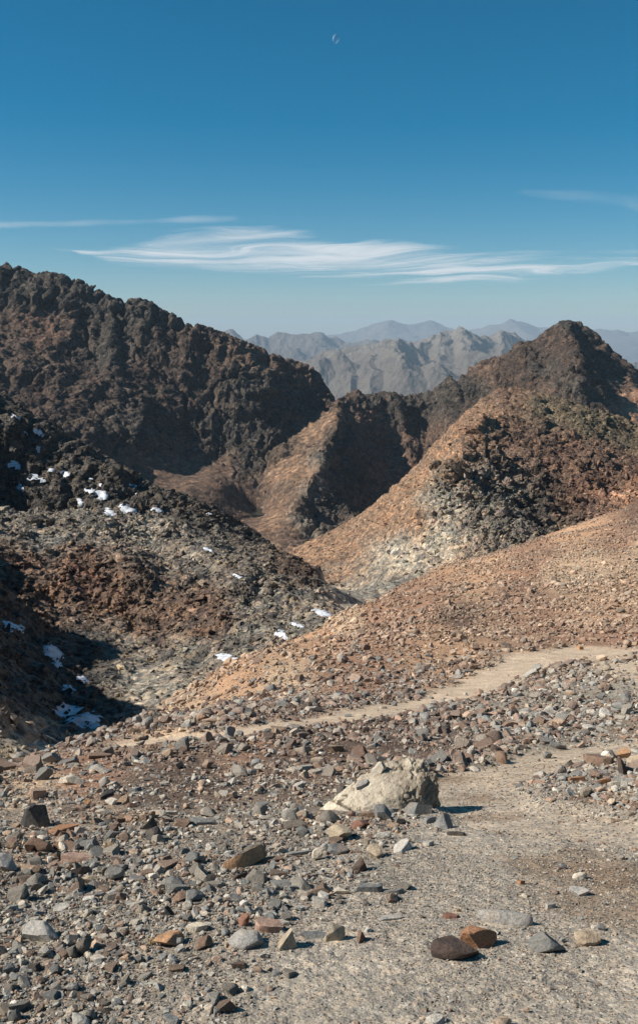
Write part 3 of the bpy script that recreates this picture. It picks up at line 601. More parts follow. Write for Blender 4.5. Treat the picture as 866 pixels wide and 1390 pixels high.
# ---- the rocks one can name: (px, py of centre, width px, depth/width, height/width, colour, yaw deg, tilt(x,y) deg, shape, label)
K = dict(pale=(.52,.46,.36), cream=(.46,.41,.33), lgrey=(.34,.32,.285), grey=(.22,.215,.20), blue=(.175,.175,.165), dark=(.055,.052,.048),
         dbrown=(.085,.062,.05), brown=(.20,.135,.095), rust=(.30,.16,.09), orange=(.40,.235,.13), pink=(.35,.235,.18), tan=(.38,.31,.22), red=(.22,.115,.08))
HERO = [
 (51,1116,46,.55,.72,'dark',-30,(6,-8),'wedge','dark pointed block standing upright at the left edge of the scree'),
 (88,1130,36,.8,.30,'rust',20,(8,6),'slab','rust-orange flat stone just right of the dark pointed block'),
 (105,1168,40,.5,.25,'pink',-5,(12,0),'slab','pinkish flat slab below the rust-orange stone on the left'),
 (96,1062,34,.6,.45,'cream',15,(0,0),'block','whitish knobbly rock highest up on the left scree'),
 (146,1082,24,.8,.8,'dark',40,(10,10),'block','black angular block with a small orange stone at its foot'),
 (119,1092,9,.7,1.,'orange',0,(0,0),'block','tiny orange stone at the foot of the black angular block'),
 (143,1107,24,.7,.40,'cream',0,(10,0),'block','whitish stone just below the black angular block'),
 (107,1131,14,.8,.9,'lgrey',10,(0,0),'block','small light grey cube beside the rust-orange flat stone'),
 (204,1123,24,.7,.75,'dark',25,(15,-10),'wedge','dark purple-brown block beside the long white-edged slab'),
 (222,1105,34,.4,.14,'cream',8,(6,0),'slab','long white-edged slab above the dark purple-brown block'),
 (270,1118,52,.42,.12,'grey',24,(10,-6),'slab','broad grey flagstone leaning in the middle of the left scree'),
 (246,1120,22,.8,.5,'brown',0,(10,0),'block','brown blocky stone tucked under the broad grey flagstone'),
 (202,1157,16,.6,.5,'pale',20,(0,0),'block','small clean white stone alone in the grey rubble'),
 (10,1178,36,.8,.55,'lgrey',-20,(14,-10),'block','light grey block at the left border with shade on its right'),
 (32,1232,17,.8,.6,'cream',30,(10,0),'block','pale four-sided stone low on the left'),
 (81,1235,22,.9,.22,'lgrey',-20,(15,0),'slab','thin pale triangular stone right of the pale four-sided stone'),
 (120,1196,26,.6,.45,'tan',30,(10,0),'block','tan brown-spotted block above the gravelly patch on the left'),
 (136,1217,15,.7,.35,'blue',30,(10,0),'slab','small greenish grey flat stone near the tan spotted block'),
 (58,1270,46,.75,.55,'lgrey',-18,(12,-14),'block','big grey boulder near the bottom left casting a long shade'),
 (232,1278,38,.7,.55,'orange',15,(0,8),'block','orange-brown broken block at the bottom beside a white slab'),
 (268,1264,27,.55,.35,'pale',12,(8,0),'slab','white flat slab just right of the orange-brown broken block'),
 (240,1283,14,.8,.9,'lgrey',35,(0,0),'block','light grey chunk in front of the orange-brown broken block'),
 (275,1286,24,.8,.7,'brown',0,(8,0),'block','brown rounded stone below the white flat slab'),
 (229,1241,13,.6,1.2,'dark',0,(0,12),'wedge','small black stone standing on end in the gravel'),
 (246,1218,24,.8,.6,'brown',60,(10,0),'block','brown stone leaning against the purplish round stone'),
 (262,1221,28,.8,.5,'blue',10,(10,0),'block','purplish grey round stone above the bottom gravel'),
 (329,1254,17,.6,1.05,'red',-20,(0,-8),'block','red-brown upright stone above the greyish flat rock'),
 (337,1279,46,.8,.35,'lgrey',5,(8,0),'block','greyish flat rock below the red-brown upright stone'),
 (370,1263,42,.5,.3,'pink',-4,(14,-6),'slab','pinkish tan slab propped on the tan wedge at the bottom'),
 (393,1283,34,.7,.8,'tan',30,(0,-10),'wedge','tan wedge-shaped rock holding up the pinkish slab'),
 (425,1272,36,.5,.18,'blue',-3,(5,0),'slab','blue-grey flat slab between two tan rocks at the bottom'),
 (454,1273,26,.8,.85,'tan',15,(0,0),'block','tan cube-like stone with a dark shade beside it'),
 (490,1276,18,.7,.9,'brown',40,(0,10),'wedge','brown ridged stone right of the tan cube-like stone'),
 (529,1249,36,.45,.12,'lgrey',10,(6,0),'slab','thin pale diamond-shaped slab lying on the gravel'),
 (499,1209,36,.5,.30,'blue',0,(8,6),'slab','slate-blue slab with a straight dark edge in the gravel'),
 (463,1213,22,.7,.45,'cream',0,(0,0),'block','whitish rounded stone left of the slate-blue slab'),
 (490,1178,24,.8,.8,'dbrown',30,(8,-10),'wedge','dark plum-coloured block below the yellowish stone'),
 (511,1160,24,.8,.85,'tan',20,(0,0),'block','yellowish blunt stone below the big pale boulder'),
 (499,1145,9,.7,1.4,'tan',0,(0,0),'block','small upright beige stone above the yellowish blunt stone'),
 (459,1136,36,.8,.6,'tan',-25,(0,-8),'block','rounded beige stone at the lower tip of the big pale boulder'),
 (455,1158,32,.6,.4,'blue',20,(8,0),'block','greenish grey stone under the rounded beige stone'),
 (432,1165,16,.7,1.1,'cream',0,(0,0),'block','chalky white stone left of the greenish grey stone'),
 (488,1123,30,.6,.4,'red',10,(0,0),'block','red-brown stone in the rubble under the dark orange flake'),
 (499,1110,32,.6,.28,'brown',-5,(4,6),'slab','dark orange flake resting at the foot of the big pale boulder'),
 (569,1102,36,.75,.45,'blue',12,(-8,-10),'slab','blue-grey leaning slab at the right foot of the big pale boulder'),
 (603,1121,24,.7,.95,'grey',-24,(0,-14),'wedge','grey striped wedge standing at the trail edge'),
 (580,1116,24,.7,.4,'grey',10,(8,0),'block','grey stone wedged between the leaning slab and the striped wedge'),
 (621,1134,26,.5,.2,'dark',-15,(4,0),'slab','dark flat flake lying in front of the grey striped wedge'),
 (596,1046,15,.7,.8,'lgrey',20,(0,0),'block','small light grey stone behind the upper end of the pale boulder'),
 (333,1171,72,.30,.25,'orange',46,(-6,24),'plank','long orange-brown plank of rock tilted up with a black shadow'),
 (366,1169,34,.5,.15,'brown',30,(8,0),'slab','flat brown slab right behind the tilted orange-brown plank'),
 (404,1161,40,.28,.14,'grey',22,(6,0),'slab','narrow grey splinter pointing at the big pale boulder'),
 (609,1246,22,.7,.2,'red',-10,(4,0),'slab','small purplish flat stone left of the striped log-like rock'),
 (684,1250,66,.24,.26,'lgrey',-20,(4,4),'plank','long grey striped rock like a log at the bottom of the trail'),
 (645,1276,52,.7,.72,'rust',8,(0,6),'block','rust-pink blocky boulder in front of the striped log-like rock'),
 (620,1294,64,.6,.36,'dbrown',2,(2,0),'block','dark brown low rock at the very bottom of the slope'),
 (735,1286,54,.6,.50,'blue',4,(0,0),'block','speckled grey rounded boulder at the bottom of the trail'),
 (797,1278,30,.8,.78,'tan',-10,(0,0),'round','upright beige rounded stone at the bottom right'),
 (786,1193,18,.8,.62,'pale',0,(0,0),'round','small cream pebble with a dark shadow on the trail'),
 (784,1214,28,.6,.42,'lgrey',-30,(6,0),'block','light grey split stone below the small cream pebble'),
 (707,1201,11,.9,.5,'rust',60,(0,0),'slab','small rust flake set in the trail gravel'),
 (713,1218,10,.8,.5,'pale',0,(0,0),'round','tiny white pebble below the small rust flake'),
 (746,1233,16,.6,.5,'lgrey',40,(8,0),'slab','small pale shard stuck edgewise in the trail'),
 (817,1036,42,.6,.30,'brown',-14,(8,-4),'slab','purplish brown slab on top of the rock heap at the right'),
 (845,1065,27,.6,.42,'lgrey',-12,(6,-4),'slab','light grey square slab at the right end of the rock heap'),
 (845,1026,20,.8,.95,'orange',10,(0,0),'block','orange block at the upper right of the rock heap'),
 (843,1046,26,.4,1.0,'dbrown',60,(0,10),'wedge','dark rusty flake on edge behind the light grey square slab'),
 (812,1052,34,.5,.25,'grey',-30,(10,0),'slab','grey slab underneath the purplish brown slab'),
 (824,1063,24,.7,.5,'rust',0,(0,0),'block','rusty brown stone between two grey slabs in the heap'),
 (784,1060,26,.6,.3,'rust',20,(4,0),'slab','rust-coloured flat stone at the left foot of the rock heap'),
 (864,1036,22,.8,.8,'tan',10,(0,0),'block','tan block cut by the right border above the heap'),
 (744,1028,14,.8,.9,'blue',0,(0,6),'block','small blue-grey block alone left of the rock heap'),
 (800,991,18,.7,.6,'lgrey',0,(0,0),'block','pale grey block at the left end of the damp trail patch'),
 (755,1014,24,.5,.3,'grey',-4,(0,0),'slab','grey slab with a black underside beside the damp trail patch'),
 (695,986,26,.7,.5,'brown',5,(0,0),'block','reddish round-backed stone above the trail bend'),
 (787,881,9,.9,.9,'orange',0,(0,0),'block','yellow-orange stone on the upper trail where it bends'),
]
def shape_rock(kind, rs, w, dk, hk, sub=4):
    d = (w/2, w/2*dk, w/2*hk)
    if kind == 'slab': return cut_rock(sub, rs, d, 9, .03, .4, flat_top=.28, lo=.6, hi=.95)
    if kind == 'plank': return cut_rock(sub, rs, d, 7, .025, .3, flat_top=.45, lo=.8, hi=1.05)
    if kind == 'wedge': return cut_rock(sub, rs, d, 9, .035, .4, lo=.6, hi=.9, extra=[((.75,-.15,.6), .30), ((-.75,.2,.6), .34), ((0,0,-1), .3)])
    if kind == 'round': return cut_rock(sub, rs, d, 22, .035, .5, lo=.8, hi=1.0)
    return cut_rock(sub, rs, d, 11, .04, .45, lo=.52, hi=.85)
from mathutils import Matrix, Euler
from mathutils.bvhtree import BVHTree
occupied = []     # (x, y, radius) kept free of scattered stones
landmarks = []
def put_rock(px, py, wpx, dk, hk, colk, yaw, tilt, kind, label, rs, name='rock', sink=.22, on=None, mat=None, me=None, sub=4):
    p, _, _ = ground_hit(px, py + wpx*hk*.18); dist = float(np.linalg.norm(p-np.array([0, 0, EYE])))
    w = wpx*dist/F_PX*1.06
    if me is None:
        V, Fc = shape_rock(kind, rs, w, dk, hk, sub)
        me = make_mesh(name, V, Fc, None, True, mat or mat_rock)
        for e in (): pass
    o = link(name, me, None, label, 'rock')
    o.color = (*K[colk], 1)
    n = ground_n(np.array([p[0]]), np.array([p[1]]), max(.05, w*.4))[0]
    z = float(ground_at(np.array([p[0]]), np.array([p[1]]))[0]) if on is None else on
    M = Vector(n).to_track_quat('Z', 'Y').to_matrix() @ Euler((math.radians(tilt[0]), math.radians(tilt[1]), math.radians(yaw)), 'XYZ').to_matrix()
    # keep yaw about the vertical
    M = Euler((math.radians(tilt[0]), math.radians(-tilt[1]), 0)).to_matrix() @ Matrix.Rotation(math.radians(yaw), 3, 'Z')
    M = (Vector((0,0,1)).rotation_difference(Vector(n)).to_matrix()) @ M
    o.matrix_world = Matrix.Translation((p[0], p[1], z + w*hk*(.5-sink))) @ M.to_4x4()
    occupied.append((p[0], p[1], w*.5*max(.6, dk))); landmarks.append((px, py, label)); return o
def shade_angular(me, deg=28):
    """hard edges where the facets meet"""
    me.update(calc_edges=True)
    try: me.set_sharp_from_angle(angle=math.radians(deg))
    except Exception: pass

# the big pale boulder: a wedge climbing to the right, its smooth face to the left
pb, _, _ = ground_hit(508, 1100); db = float(np.linalg.norm(pb-np.array([0, 0, EYE]))); kb = db/F_PX
bm = bmesh.new()
for q in [(-84,-26,-12),(-48,-42,-12),(20,-36,-12),(64,-16,-12),(88,14,-12),(72,48,-12),(0,60,-12),(-55,24,-12),(-88,-10,-6),
          (-50,-4,14),(-22,20,30),(8,34,44),(40,36,50),(66,26,46),(80,8,30),(56,-8,30),(18,-20,20),(-30,-26,10),(-66,-26,2)]: bm.verts.new([t*kb for t in q])
r_ = bmesh.ops.convex_hull(bm, input=bm.verts)
bmesh.ops.triangulate(bm, faces=bm.faces)
for _ in range(5): bmesh.ops.subdivide_edges(bm, edges=bm.edges, cuts=1, use_grid_fill=True); bmesh.ops.triangulate(bm, faces=bm.faces)
for _ in range(10): bmesh.ops.smooth_vert(bm, verts=bm.verts, factor=.5, use_axis_x=True, use_axis_y=True, use_axis_z=True)
bm.verts.index_update(); bm.normal_update()
V = np.array([v.co[:] for v in bm.verts]); nn = np.array([v.normal[:] for v in bm.verts]); Fc = np.array([[v.index for v in f.verts] for f in bm.faces]); bm.free()
s_ = 92*kb; S3 = (V[:,0]/s_, V[:,1]/s_, V[:,2]/s_)
rgt = smooth(.15, .6, V[:, 0]/s_ + .25*pnoise(S3[0]*3, S3[1]*3, S3[2]*3, seed=2))
def crack(n, w): return np.exp(-(n/w)**2)
V = V + nn*(s_*(.045*fbm(S3, .8, 3, .5, 5) + .022*fbm(S3, .22, 4, .55, 6) + (.008+.075*rgt)*fbm(S3, .2, 3, .5, 7, True)
     - .032*crack(pnoise(S3[0]*1.6+S3[1]*2, S3[1]*1.2-S3[0]*.6, S3[2]*2.2, seed=8), .045) - .010*crack(pnoise(S3[0]*4+S3[1]*2, S3[1]*5, S3[2]*5, seed=18), .05) - .02*rgt*crack(pnoise(S3[0]*5, S3[1]*4, S3[2]*6, seed=12), .07)))[:, None]
m, nt, b = node_mat('pale_boulder'); co = nt.nodes.new('ShaderNodeTexCoord').outputs['Object']
n1 = noise_node(nt, co, 9, 9, .68); n2 = noise_node(nt, co, 55, 6, .7); n3 = noise_node(nt, co, 3.2, 5, .6)
c = ramp_node(nt, n1.outputs['Fac'], [(.30, (.34,.275,.20)), (.44, (.58,.50,.38)), (.62, (.70,.62,.48)), (.8, (.52,.43,.31))])
c = mix_rgb(nt, 'MULTIPLY', 1, c, ramp_node(nt, n2.outputs['Fac'], [(.3, (.78,.77,.75)), (.6, (1.1,1.1,1.1))]))
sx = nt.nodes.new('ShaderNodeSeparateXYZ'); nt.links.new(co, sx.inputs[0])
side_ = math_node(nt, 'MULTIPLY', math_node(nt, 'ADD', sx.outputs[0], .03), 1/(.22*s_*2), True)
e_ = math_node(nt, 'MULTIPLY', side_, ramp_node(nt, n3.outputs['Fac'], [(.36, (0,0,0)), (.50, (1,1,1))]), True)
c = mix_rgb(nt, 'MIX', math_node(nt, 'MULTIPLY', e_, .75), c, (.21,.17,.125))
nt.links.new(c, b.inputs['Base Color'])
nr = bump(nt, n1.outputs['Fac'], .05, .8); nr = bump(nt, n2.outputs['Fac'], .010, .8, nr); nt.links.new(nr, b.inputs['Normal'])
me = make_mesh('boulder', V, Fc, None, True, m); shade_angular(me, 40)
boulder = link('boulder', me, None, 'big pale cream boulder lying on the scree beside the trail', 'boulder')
Mb = Matrix.Translation((pb[0]+4*kb, pb[1]+14*kb, ground_at(np.array([pb[0]]), np.array([pb[1]+14*kb]))[0]+3*kb)) @ Matrix.Rotation(math.radians(6), 4, 'Z')
boulder.matrix_world = Mb
for t in (-.7, -.35, 0, .35, .7): occupied.append((pb[0]+t*92*kb*.9, pb[1]+14*kb+t*30*kb, 30*kb))
landmarks.append((510, 1080, boulder['label']))
BV = [tuple(Mb @ Vector(v)) for v in V]; bvh = BVHTree.FromPolygons(BV, [tuple(f) for f in Fc])
def on_boulder(px, py, wpx, dk, hk, colk, yaw, tilt, kind, label, rs):
    a = Vector(place(px, py, 1.)); o0 = Vector((0, 0, EYE)); h = bvh.ray_cast(o0, (a-o0).normalized())
    w = wpx*kb
    V, Fc = shape_rock(kind, rs, w, dk, hk); me = make_mesh('rock', V, Fc, None, True, mat_rock); shade_angular(me)
    o = link('rock', me, None, label, 'rock'); o.color = (*K[colk], 1)
    p, n = (h[0], h[1]) if h[0] is not None else (Vector(place(px, py, pb[1]+.05)), Vector((0,0,1)))
    M = Vector((0,0,1)).rotation_difference(n).to_matrix() @ Euler((math.radians(tilt[0]), math.radians(tilt[1]), math.radians(yaw))).to_matrix()
    o.matrix_world = Matrix.Translation(p + n*w*hk*.24) @ M.to_4x4()
on_boulder(516,1044,32,.5,.40,'cream',40,(0,0),'block','rounded cream stone lying on top of the big pale boulder',801)
on_boulder(493,1066,24,.5,.22,'lgrey',40,(0,0),'slab','small thin slab resting on the face of the big pale boulder',802)
for i, hrow in enumerate(HERO):
    o = put_rock(*hrow, rs=1000+i)
    shade_angular(o.data, 30)

# ---- scattered stones -------------------------------------------------
OCC = np.array(occupied)
def candidates():
    out = []
    R = np.random.default_rng(5)
    for (s0, s1, r0, r1, cov) in ((.0055,.011,1.5,3.9,.62),(.011,.022,1.5,6.8,.62),(.022,.042,1.6,12,.55),(.042,.075,1.8,22,.42),(.075,.13,3,42,.42),(.13,.22,6,90,.42),(.22,.38,16,150,.28),(.38,.65,40,150,.07)):
        sm = math.sqrt(s0*s1); n = int(cov*.50*(r1*r1-r0*r0)/(sm*sm*.6))
        r = np.sqrt(R.uniform(r0*r0, r1*r1, n)); u = R.uniform(-.50, .50, n); x, y = r*np.sin(u), r*np.cos(u)
        s = np.exp(R.uniform(math.log(s0), math.log(s1), n)); fade = R.uniform(0, 1, n) < 1.15-.8*((r-r0)/(r1-r0))**3
        out.append(np.stack([x[fade], y[fade], s[fade]], -1))
    return np.concatenate(out)
Q = candidates()
x, y, sz = Q.T
z = ground_at(x, y); px, py = project(np.stack([x, y, z], -1)); r = np.hypot(x, y)
a_, b_, c_ = trail_mask(x, y); sf = np.maximum(np.maximum(a_, b_), c_)
R = np.random.default_rng(6)
clump = fbm((x, y, None), 1.6, 3, .6, 91) + .5*fbm((x, y, None), 7, 2, .6, 93)
app = sz/r*F_PX                      # apparent size in photo px
pr = np.clip(.66 + 1.1*clump, .2, 1)
# fine gravel zones: to the right of the boulder, a patch on the left bottom
gravel = np.exp(-(((px-690)/190)**2 + ((py-1165)/95)**2)**2) + .7*np.exp(-(((px-190)/90)**2+((py-1262)/26)**2)) + .5*np.exp(-(((px-60)/80)**2+((py-1062)/16)**2)) + .7*np.exp(-(((px-330)/60)**2+((py-1125)/14)**2))
gravel = np.clip(gravel, 0, 1)
heap = np.exp(-(((px-790)/85)**2+((py-1050)/26)**2)) + .8*np.exp(-(((px-560)/60)**2+((py-1120)/30)**2)) + .6*np.exp(-(((px-640)/150)**2+((py-975)/28)**2)) + .5*np.exp(-(((px-90)/90)**2+((py-1150)/40)**2))
big = smooth(7, 16, app)
pr = pr*(1-gravel*(.05+.83*big)) + heap*.5
pr = pr*(1-.45*smooth(11, 24, app)*(1-np.clip(heap, 0, 1)))*(.55+.9*smooth(-.5, .5, clump+.8*fbm((x, y, None), .5, 2, .5, 97)))
pr = pr*(1 - sf*np.where(a_ > .2, .99, .66 + .43*smooth(3, 8, app)))
keep = (R.uniform(0, 1, len(x)) < pr) & (px > -150) & (px < 1020) & (py < 1440)
# hide nothing-in-view stones beyond the crest
cq = (z-EYE)/r; az = SHEET_AZ['ground']; rr_ = np.hypot(G[..., 0], G[..., 1]); qq = np.maximum.accumulate((G[..., 2]-EYE)/rr_, axis=1)
fi = np.clip(np.searchsorted(az, np.arctan2(x, y)), 0, NG-1); fj = np.clip(((np.log(r)-math.log(.55))/(math.log(290/.55))*(MG-1)).astype(int), 0, MG-1)
keep &= cq > qq[fi, fj] - .012
for ox, oy, orad in OCC: keep &= (x-ox)**2+(y-oy)**2 > (orad+sz*.35)**2
x, y, sz, z, px, py, r, app, clump, sf = (t[keep] for t in (x, y, sz, z, px, py, r, app, clump, sf))
N = len(x); print('stones', N)
# colours: a mixed pebble palette near, tinted by the ground farther away
pal = np.array([(.36,.32,.26),(.29,.275,.24),(.23,.23,.215),(.43,.39,.32),(.30,.20,.14),(.22,.15,.11),(.36,.24,.16),(.19,.20,.195),(.33,.27,.20),(.12,.105,.09),(.55,.51,.44)])
wn = np.array([.18,.15,.12,.10,.09,.08,.07,.07,.09,.03,.02])
warm = np.array([(.36,.24,.15),(.30,.18,.115),(.42,.30,.19),(.24,.14,.095),(.20,.155,.12),(.46,.36,.25),(.28,.245,.20),(.15,.09,.065)])
ww = np.array([.22,.20,.16,.12,.08,.08,.09,.05])
brn = np.array([(.24,.165,.125),(.19,.125,.095),(.30,.25,.20),(.24,.235,.215),(.36,.31,.25),(.30,.19,.13),(.14,.105,.085)])
wb = np.array([.2,.17,.17,.16,.1,.14,.06])
c1 = pal[R.choice(len(pal), N, p=wn)]; c2 = warm[R.choice(len(warm), N, p=ww/ww.sum())]; c3 = brn[R.choice(len(brn), N, p=wb)]
gcol = gc[np.clip(np.searchsorted(az, np.arctan2(x, y)), 0, NG-1), np.clip(((np.log(r)-math.log(.55))/(math.log(290/.55))*(MG-1)).astype(int), 0, MG-1)]
wf = smooth(14, 24, r + 3*clump)[:, None]; wm_ = (smooth(5.2, 7.2, r+1.2*clump)*(1-.6*smooth(600, 800, px)))[:, None]
hue = np.where(R.uniform(0, 1, (N, 1)) < wm_, c3, c1); hue = np.where(R.uniform(0, 1, (N, 1)) < wf, c2*.55+gcol*.5, hue)
rustzone = smooth(.1, .5, pnoise(x/.9, y/.9, seed=131))[:, None]*(r < 12)[:, None]
hue = np.where(R.uniform(0, 1, (N, 1)) < rustzone*.4, c2*.9, hue)
hue = hue*R.uniform(.72, 1.28, (N, 1))*np.array([1., .99, .97])
hue = np.clip((hue*.72+hue.mean(1, keepdims=True)*np.array([1.06,1.,.9])*.28)*1.06, .02, .75)
flat = R.choice([0, 1, 2], N, p=[.42, .38, .2])       # slab, block, sliver
yaw = R.uniform(0, 2*math.pi, N); tl = np.abs(R.normal(0, .5, N))*np.where(sf > .4, .5, 1); ta_ = R.uniform(0, 2*math.pi, N)
nrm = ground_n(x, y, np.maximum(.04, sz*.6))
def rot_axis(ax, an):
    c, s = np.cos(an), np.sin(an); k = np.zeros((len(an), 3, 3)); a0, a1, a2 = ax.T
    k[:, 0, 1] = -a2; k[:, 0, 2] = a1; k[:, 1, 0] = a2; k[:, 1, 2] = -a0; k[:, 2, 0] = -a1; k[:, 2, 1] = a0
    return np.eye(3)[None] + s[:, None, None]*k + (1-c)[:, None, None]*(k@k)
zc = np.zeros(N); Rz = rot_axis(np.stack([zc, zc, zc+1], -1), yaw); Rt = rot_axis(np.stack([np.cos(ta_), np.sin(ta_), zc], -1), tl)
ax = np.cross(np.array([0, 0, 1.]), nrm); sn = np.linalg.norm(ax, axis=1); ax /= sn[:, None]+1e-9
RM = rot_axis(ax, np.arcsin(np.clip(sn, 0, 1))) @ Rt @ Rz
DIM = {0: (1, .72, .30), 1: (.9, .78, .66), 2: (1, .42, .30)}
hk = np.array([DIM[k][2] for k in range(3)])[flat]
pos = np.stack([x, y, z + sz*.5*hk*R.uniform(.05, .85, N)], -1)
infr = (px > 2) & (px < 864) & (py < 1386) & (app > 4)
area = app*app*(.5+hk)
order = np.argsort(-np.where(infr, area, 0)); NIND = 300 - len(HERO) - 3
solo = order[:NIND]; rest = np.ones(N, bool); rest[solo] = False
# individually lying stones, copies of a few cut rocks
lib = {k: [] for k in range(3)}
for k in range(3):
    for j in range(9):
        d = DIM[k]; rs = 300+k*20+j
        V, Fc = (cut_rock(3, rs, (.5*d[0], .5*d[1], .5*d[2]), 9, .03, .4, flat_top=.3, lo=.55, hi=.9) if k != 1 else cut_rock(3, rs, (.5*d[0], .5*d[1], .5*d[2]), 11, .04, .4, lo=.5, hi=.85))
        me = make_mesh('stone', V, Fc, None, True, mat_rock); shade_angular(me, 28); lib[k].append(me)
def cname(c):
    l = c.mean(); rb = c[0]/max(c[2], 1e-3)
    if l > .38: return 'whitish' if rb < 1.5 else 'pale tan'
    if rb > 2.1: return 'rust-brown' if l > .15 else 'dark red-brown'
    if rb > 1.5: return 'tan' if l > .22 else 'brown'
    return 'light grey' if l > .26 else ('grey' if l > .16 else 'dark grey')
SH = {0: 'flat stone', 1: 'blocky stone', 2: 'narrow stone'}
LM = [(510,1080,'the big pale boulder'),(51,1112,'the dark pointed block'),(333,1170,'the tilted orange-brown plank of rock'),(270,1118,'the broad grey flagstone'),
      (58,1270,'the big grey boulder at the bottom left'),(232,1278,'the orange-brown broken block'),(393,1283,'the tan wedge-shaped rock'),(690,1262,'the striped log-like rock'),
      (797,1278,'the upright beige rounded stone'),(786,1193,'the small cream pebble on the trail'),(817,1036,'the rock heap at the right'),(499,1209,'the slate-blue slab'),
      (695,986,'the reddish round-backed stone'),(603,1121,'the grey striped wedge'),(105,1168,'the pinkish flat slab on the left'),(787,881,'the yellow-orange stone on the upper trail')]
info = []
for i in solo:
    d = [math.hypot(px[i]-a, (py[i]-b)*1.2) for a, b, _ in LM]; j = int(np.argmin(d)); a, b, nm = LM[j]
    dx, dy = px[i]-a, (py[i]-b)*1.2
    rel = ('right of' if dx > 0 else 'left of') if abs(dx) > abs(dy) else ('below' if dy > 0 else 'above')
    info.append((cname(hue[i]), SH[int(flat[i])], rel, nm, d[j]))
from collections import defaultdict
grp = defaultdict(list)
for q, t in enumerate(info): grp[t[:4]].append(q)
ORD = ['', 'second ', 'third ', 'fourth ', 'fifth ', 'sixth ', 'seventh ', 'eighth ', 'ninth ', 'tenth ', 'eleventh ', 'twelfth ']
lab = {}
for key, L_ in grp.items():
    L_.sort(key=lambda q: info[q][4])
    for n_, q in enumerate(L_):
        c, sh, rel, nm = key
        lab[q] = f'{c} {sh} {rel} {nm}' if len(L_) == 1 else f'{ORD[min(n_, 11)]}nearest {c} {sh} {rel} {nm}'
for q, i in enumerate(solo):
    o = link('stone', lib[int(flat[i])][i % 9], None, lab[q], 'stone', 'loose stones scattered over the slope')
    M = np.eye(4); M[:3, :3] = RM[i]*sz[i]; M[:3, 3] = pos[i]; o.matrix_world = Matrix(M.tolist()); o.color = (*hue[i], 1)
# all the smaller ones: one scree mesh
VV, FF, CCc = [], [], []; base = 0
ids = np.nonzero(rest)[0]; det = app[ids] > 9
vs = [(k, *hull_rock(700+k*40+j, [.5*t for t in DIM[k]], 9 + j % 4)) for k in range(3) for j in range(9)]
vb = [(k, *cut_rock(2, 500+k*40+j, [.5*t for t in DIM[k]], 10, .03, .4, flat_top=.3 if k != 1 else None, lo=.5, hi=.88)) for k in range(3) for j in range(6)]
for bank, sel in ((vs, ids[~det]), (vb, ids[det])):
    ch = R.integers(0, 10000, N)
    for bi, (k, V, Fc) in enumerate(bank):
        per = len([1 for t in bank if t[0] == k]); which = bi - [t[0] for t in bank].index(k)
        ii = sel[(flat[sel] == k) & (ch[sel] % per == which)]
        if not len(ii): continue
        W = np.einsum('nij,vj->nvi', RM[ii], V)*sz[ii][:, None, None] + pos[ii][:, None, :]
        VV.append(W.reshape(-1, 3)); FF.append((Fc[None] + (np.arange(len(ii))*len(V))[:, None, None]).reshape(-1, 3)+base)
        CCc.append(np.repeat(hue[ii], len(V), 0)); base += W.shape[0]*W.shape[1]
me = make_mesh('scree_stones', np.concatenate(VV), np.concatenate(FF), np.concatenate(CCc), False, mat_pebble)
print('scree verts', base, 'faces', len(me.polygons))
link('scree_stones', me, 'stuff')

def rubble(name, P, cols, n, lo, hi, seed, rmax, bank, mask=None, mat=None):
    """blocks lying on a mountainside, sizes lo..hi (m at 300 m distance)"""
    R = np.random.default_rng(seed); r = np.hypot(P[..., 0], P[..., 1]); q = (P[..., 2]-EYE)/r
    vis = q >= np.maximum.accumulate(q, axis=1) - 1e-3
    sx, sy = project(P); ar = np.abs(np.gradient(sx, axis=0)*np.gradient(sy, axis=1))
    w = ar*vis*(sx > -120)*(sx < 986)*(r < rmax)
    if mask is not None: w = w*mask
    w[-1] = 0; w[:, -1] = 0
    c = np.cumsum(w.ravel()); k = np.searchsorted(c, R.uniform(0, c[-1], n)); i, j = np.unravel_index(np.clip(k, 0, w.size-1), w.shape)
    i = np.clip(i, 0, P.shape[0]-2); j = np.clip(j, 0, P.shape[1]-2)
    a, b = R.uniform(0, 1, n)[:, None], R.uniform(0, 1, n)[:, None]
    p = P[i, j]*(1-a)*(1-b)+P[i+1, j]*a*(1-b)+P[i, j+1]*(1-a)*b+P[i+1, j+1]*a*b
    s = lo*(hi/lo)**(R.uniform(0, 1, n)**2.2)*np.clip(r[i, j]/300, .06, 1.)**.9*(1+ (R.uniform(0, 1, n) < .04)*1.2)
    ax = R.normal(size=(n, 3)); ax /= np.linalg.norm(ax, axis=1)[:, None]; RM_ = rot_axis(ax, R.uniform(0, 3.14, n))
    h = cols[i, j]*R.uniform(.6, 1.45, (n, 1))*R.uniform(.94, 1.06, (n, 3)); VV, FF, CC_ = [], [], []; base = 0
    for t, (k_, V, Fc) in enumerate(bank):
        ii = np.nonzero(np.arange(n) % len(bank) == t)[0]
        W = np.einsum('nij,vj->nvi', RM_[ii], V)*s[ii][:, None, None] + p[ii][:, None, :]
        VV.append(W.reshape(-1, 3)); FF.append((Fc[None] + (np.arange(len(ii))*len(V))[:, None, None]).reshape(-1, 3)+base); CC_.append(np.repeat(h[ii], len(V), 0)); base += W.shape[0]*W.shape[1]
    me = make_mesh(name, np.concatenate(VV), np.concatenate(FF), np.clip(np.concatenate(CC_), .01, .8), False, mat); link(name, me, 'stuff')
bank_b = [t for t in vs if t[0] != 2]
rubble('rubble', B, bc, 60000, .4, 2.8, 71, 620, bank_b, .10+np.clip(BA[..., 3], 0, 1)**2, mat_valley)
rubble('mountain_rubble', C, cc, 14000, 1.0, 4.5, 72, 1700, bank_b, .02+np.clip(CA[..., 3], 0, 1), mat_mount)
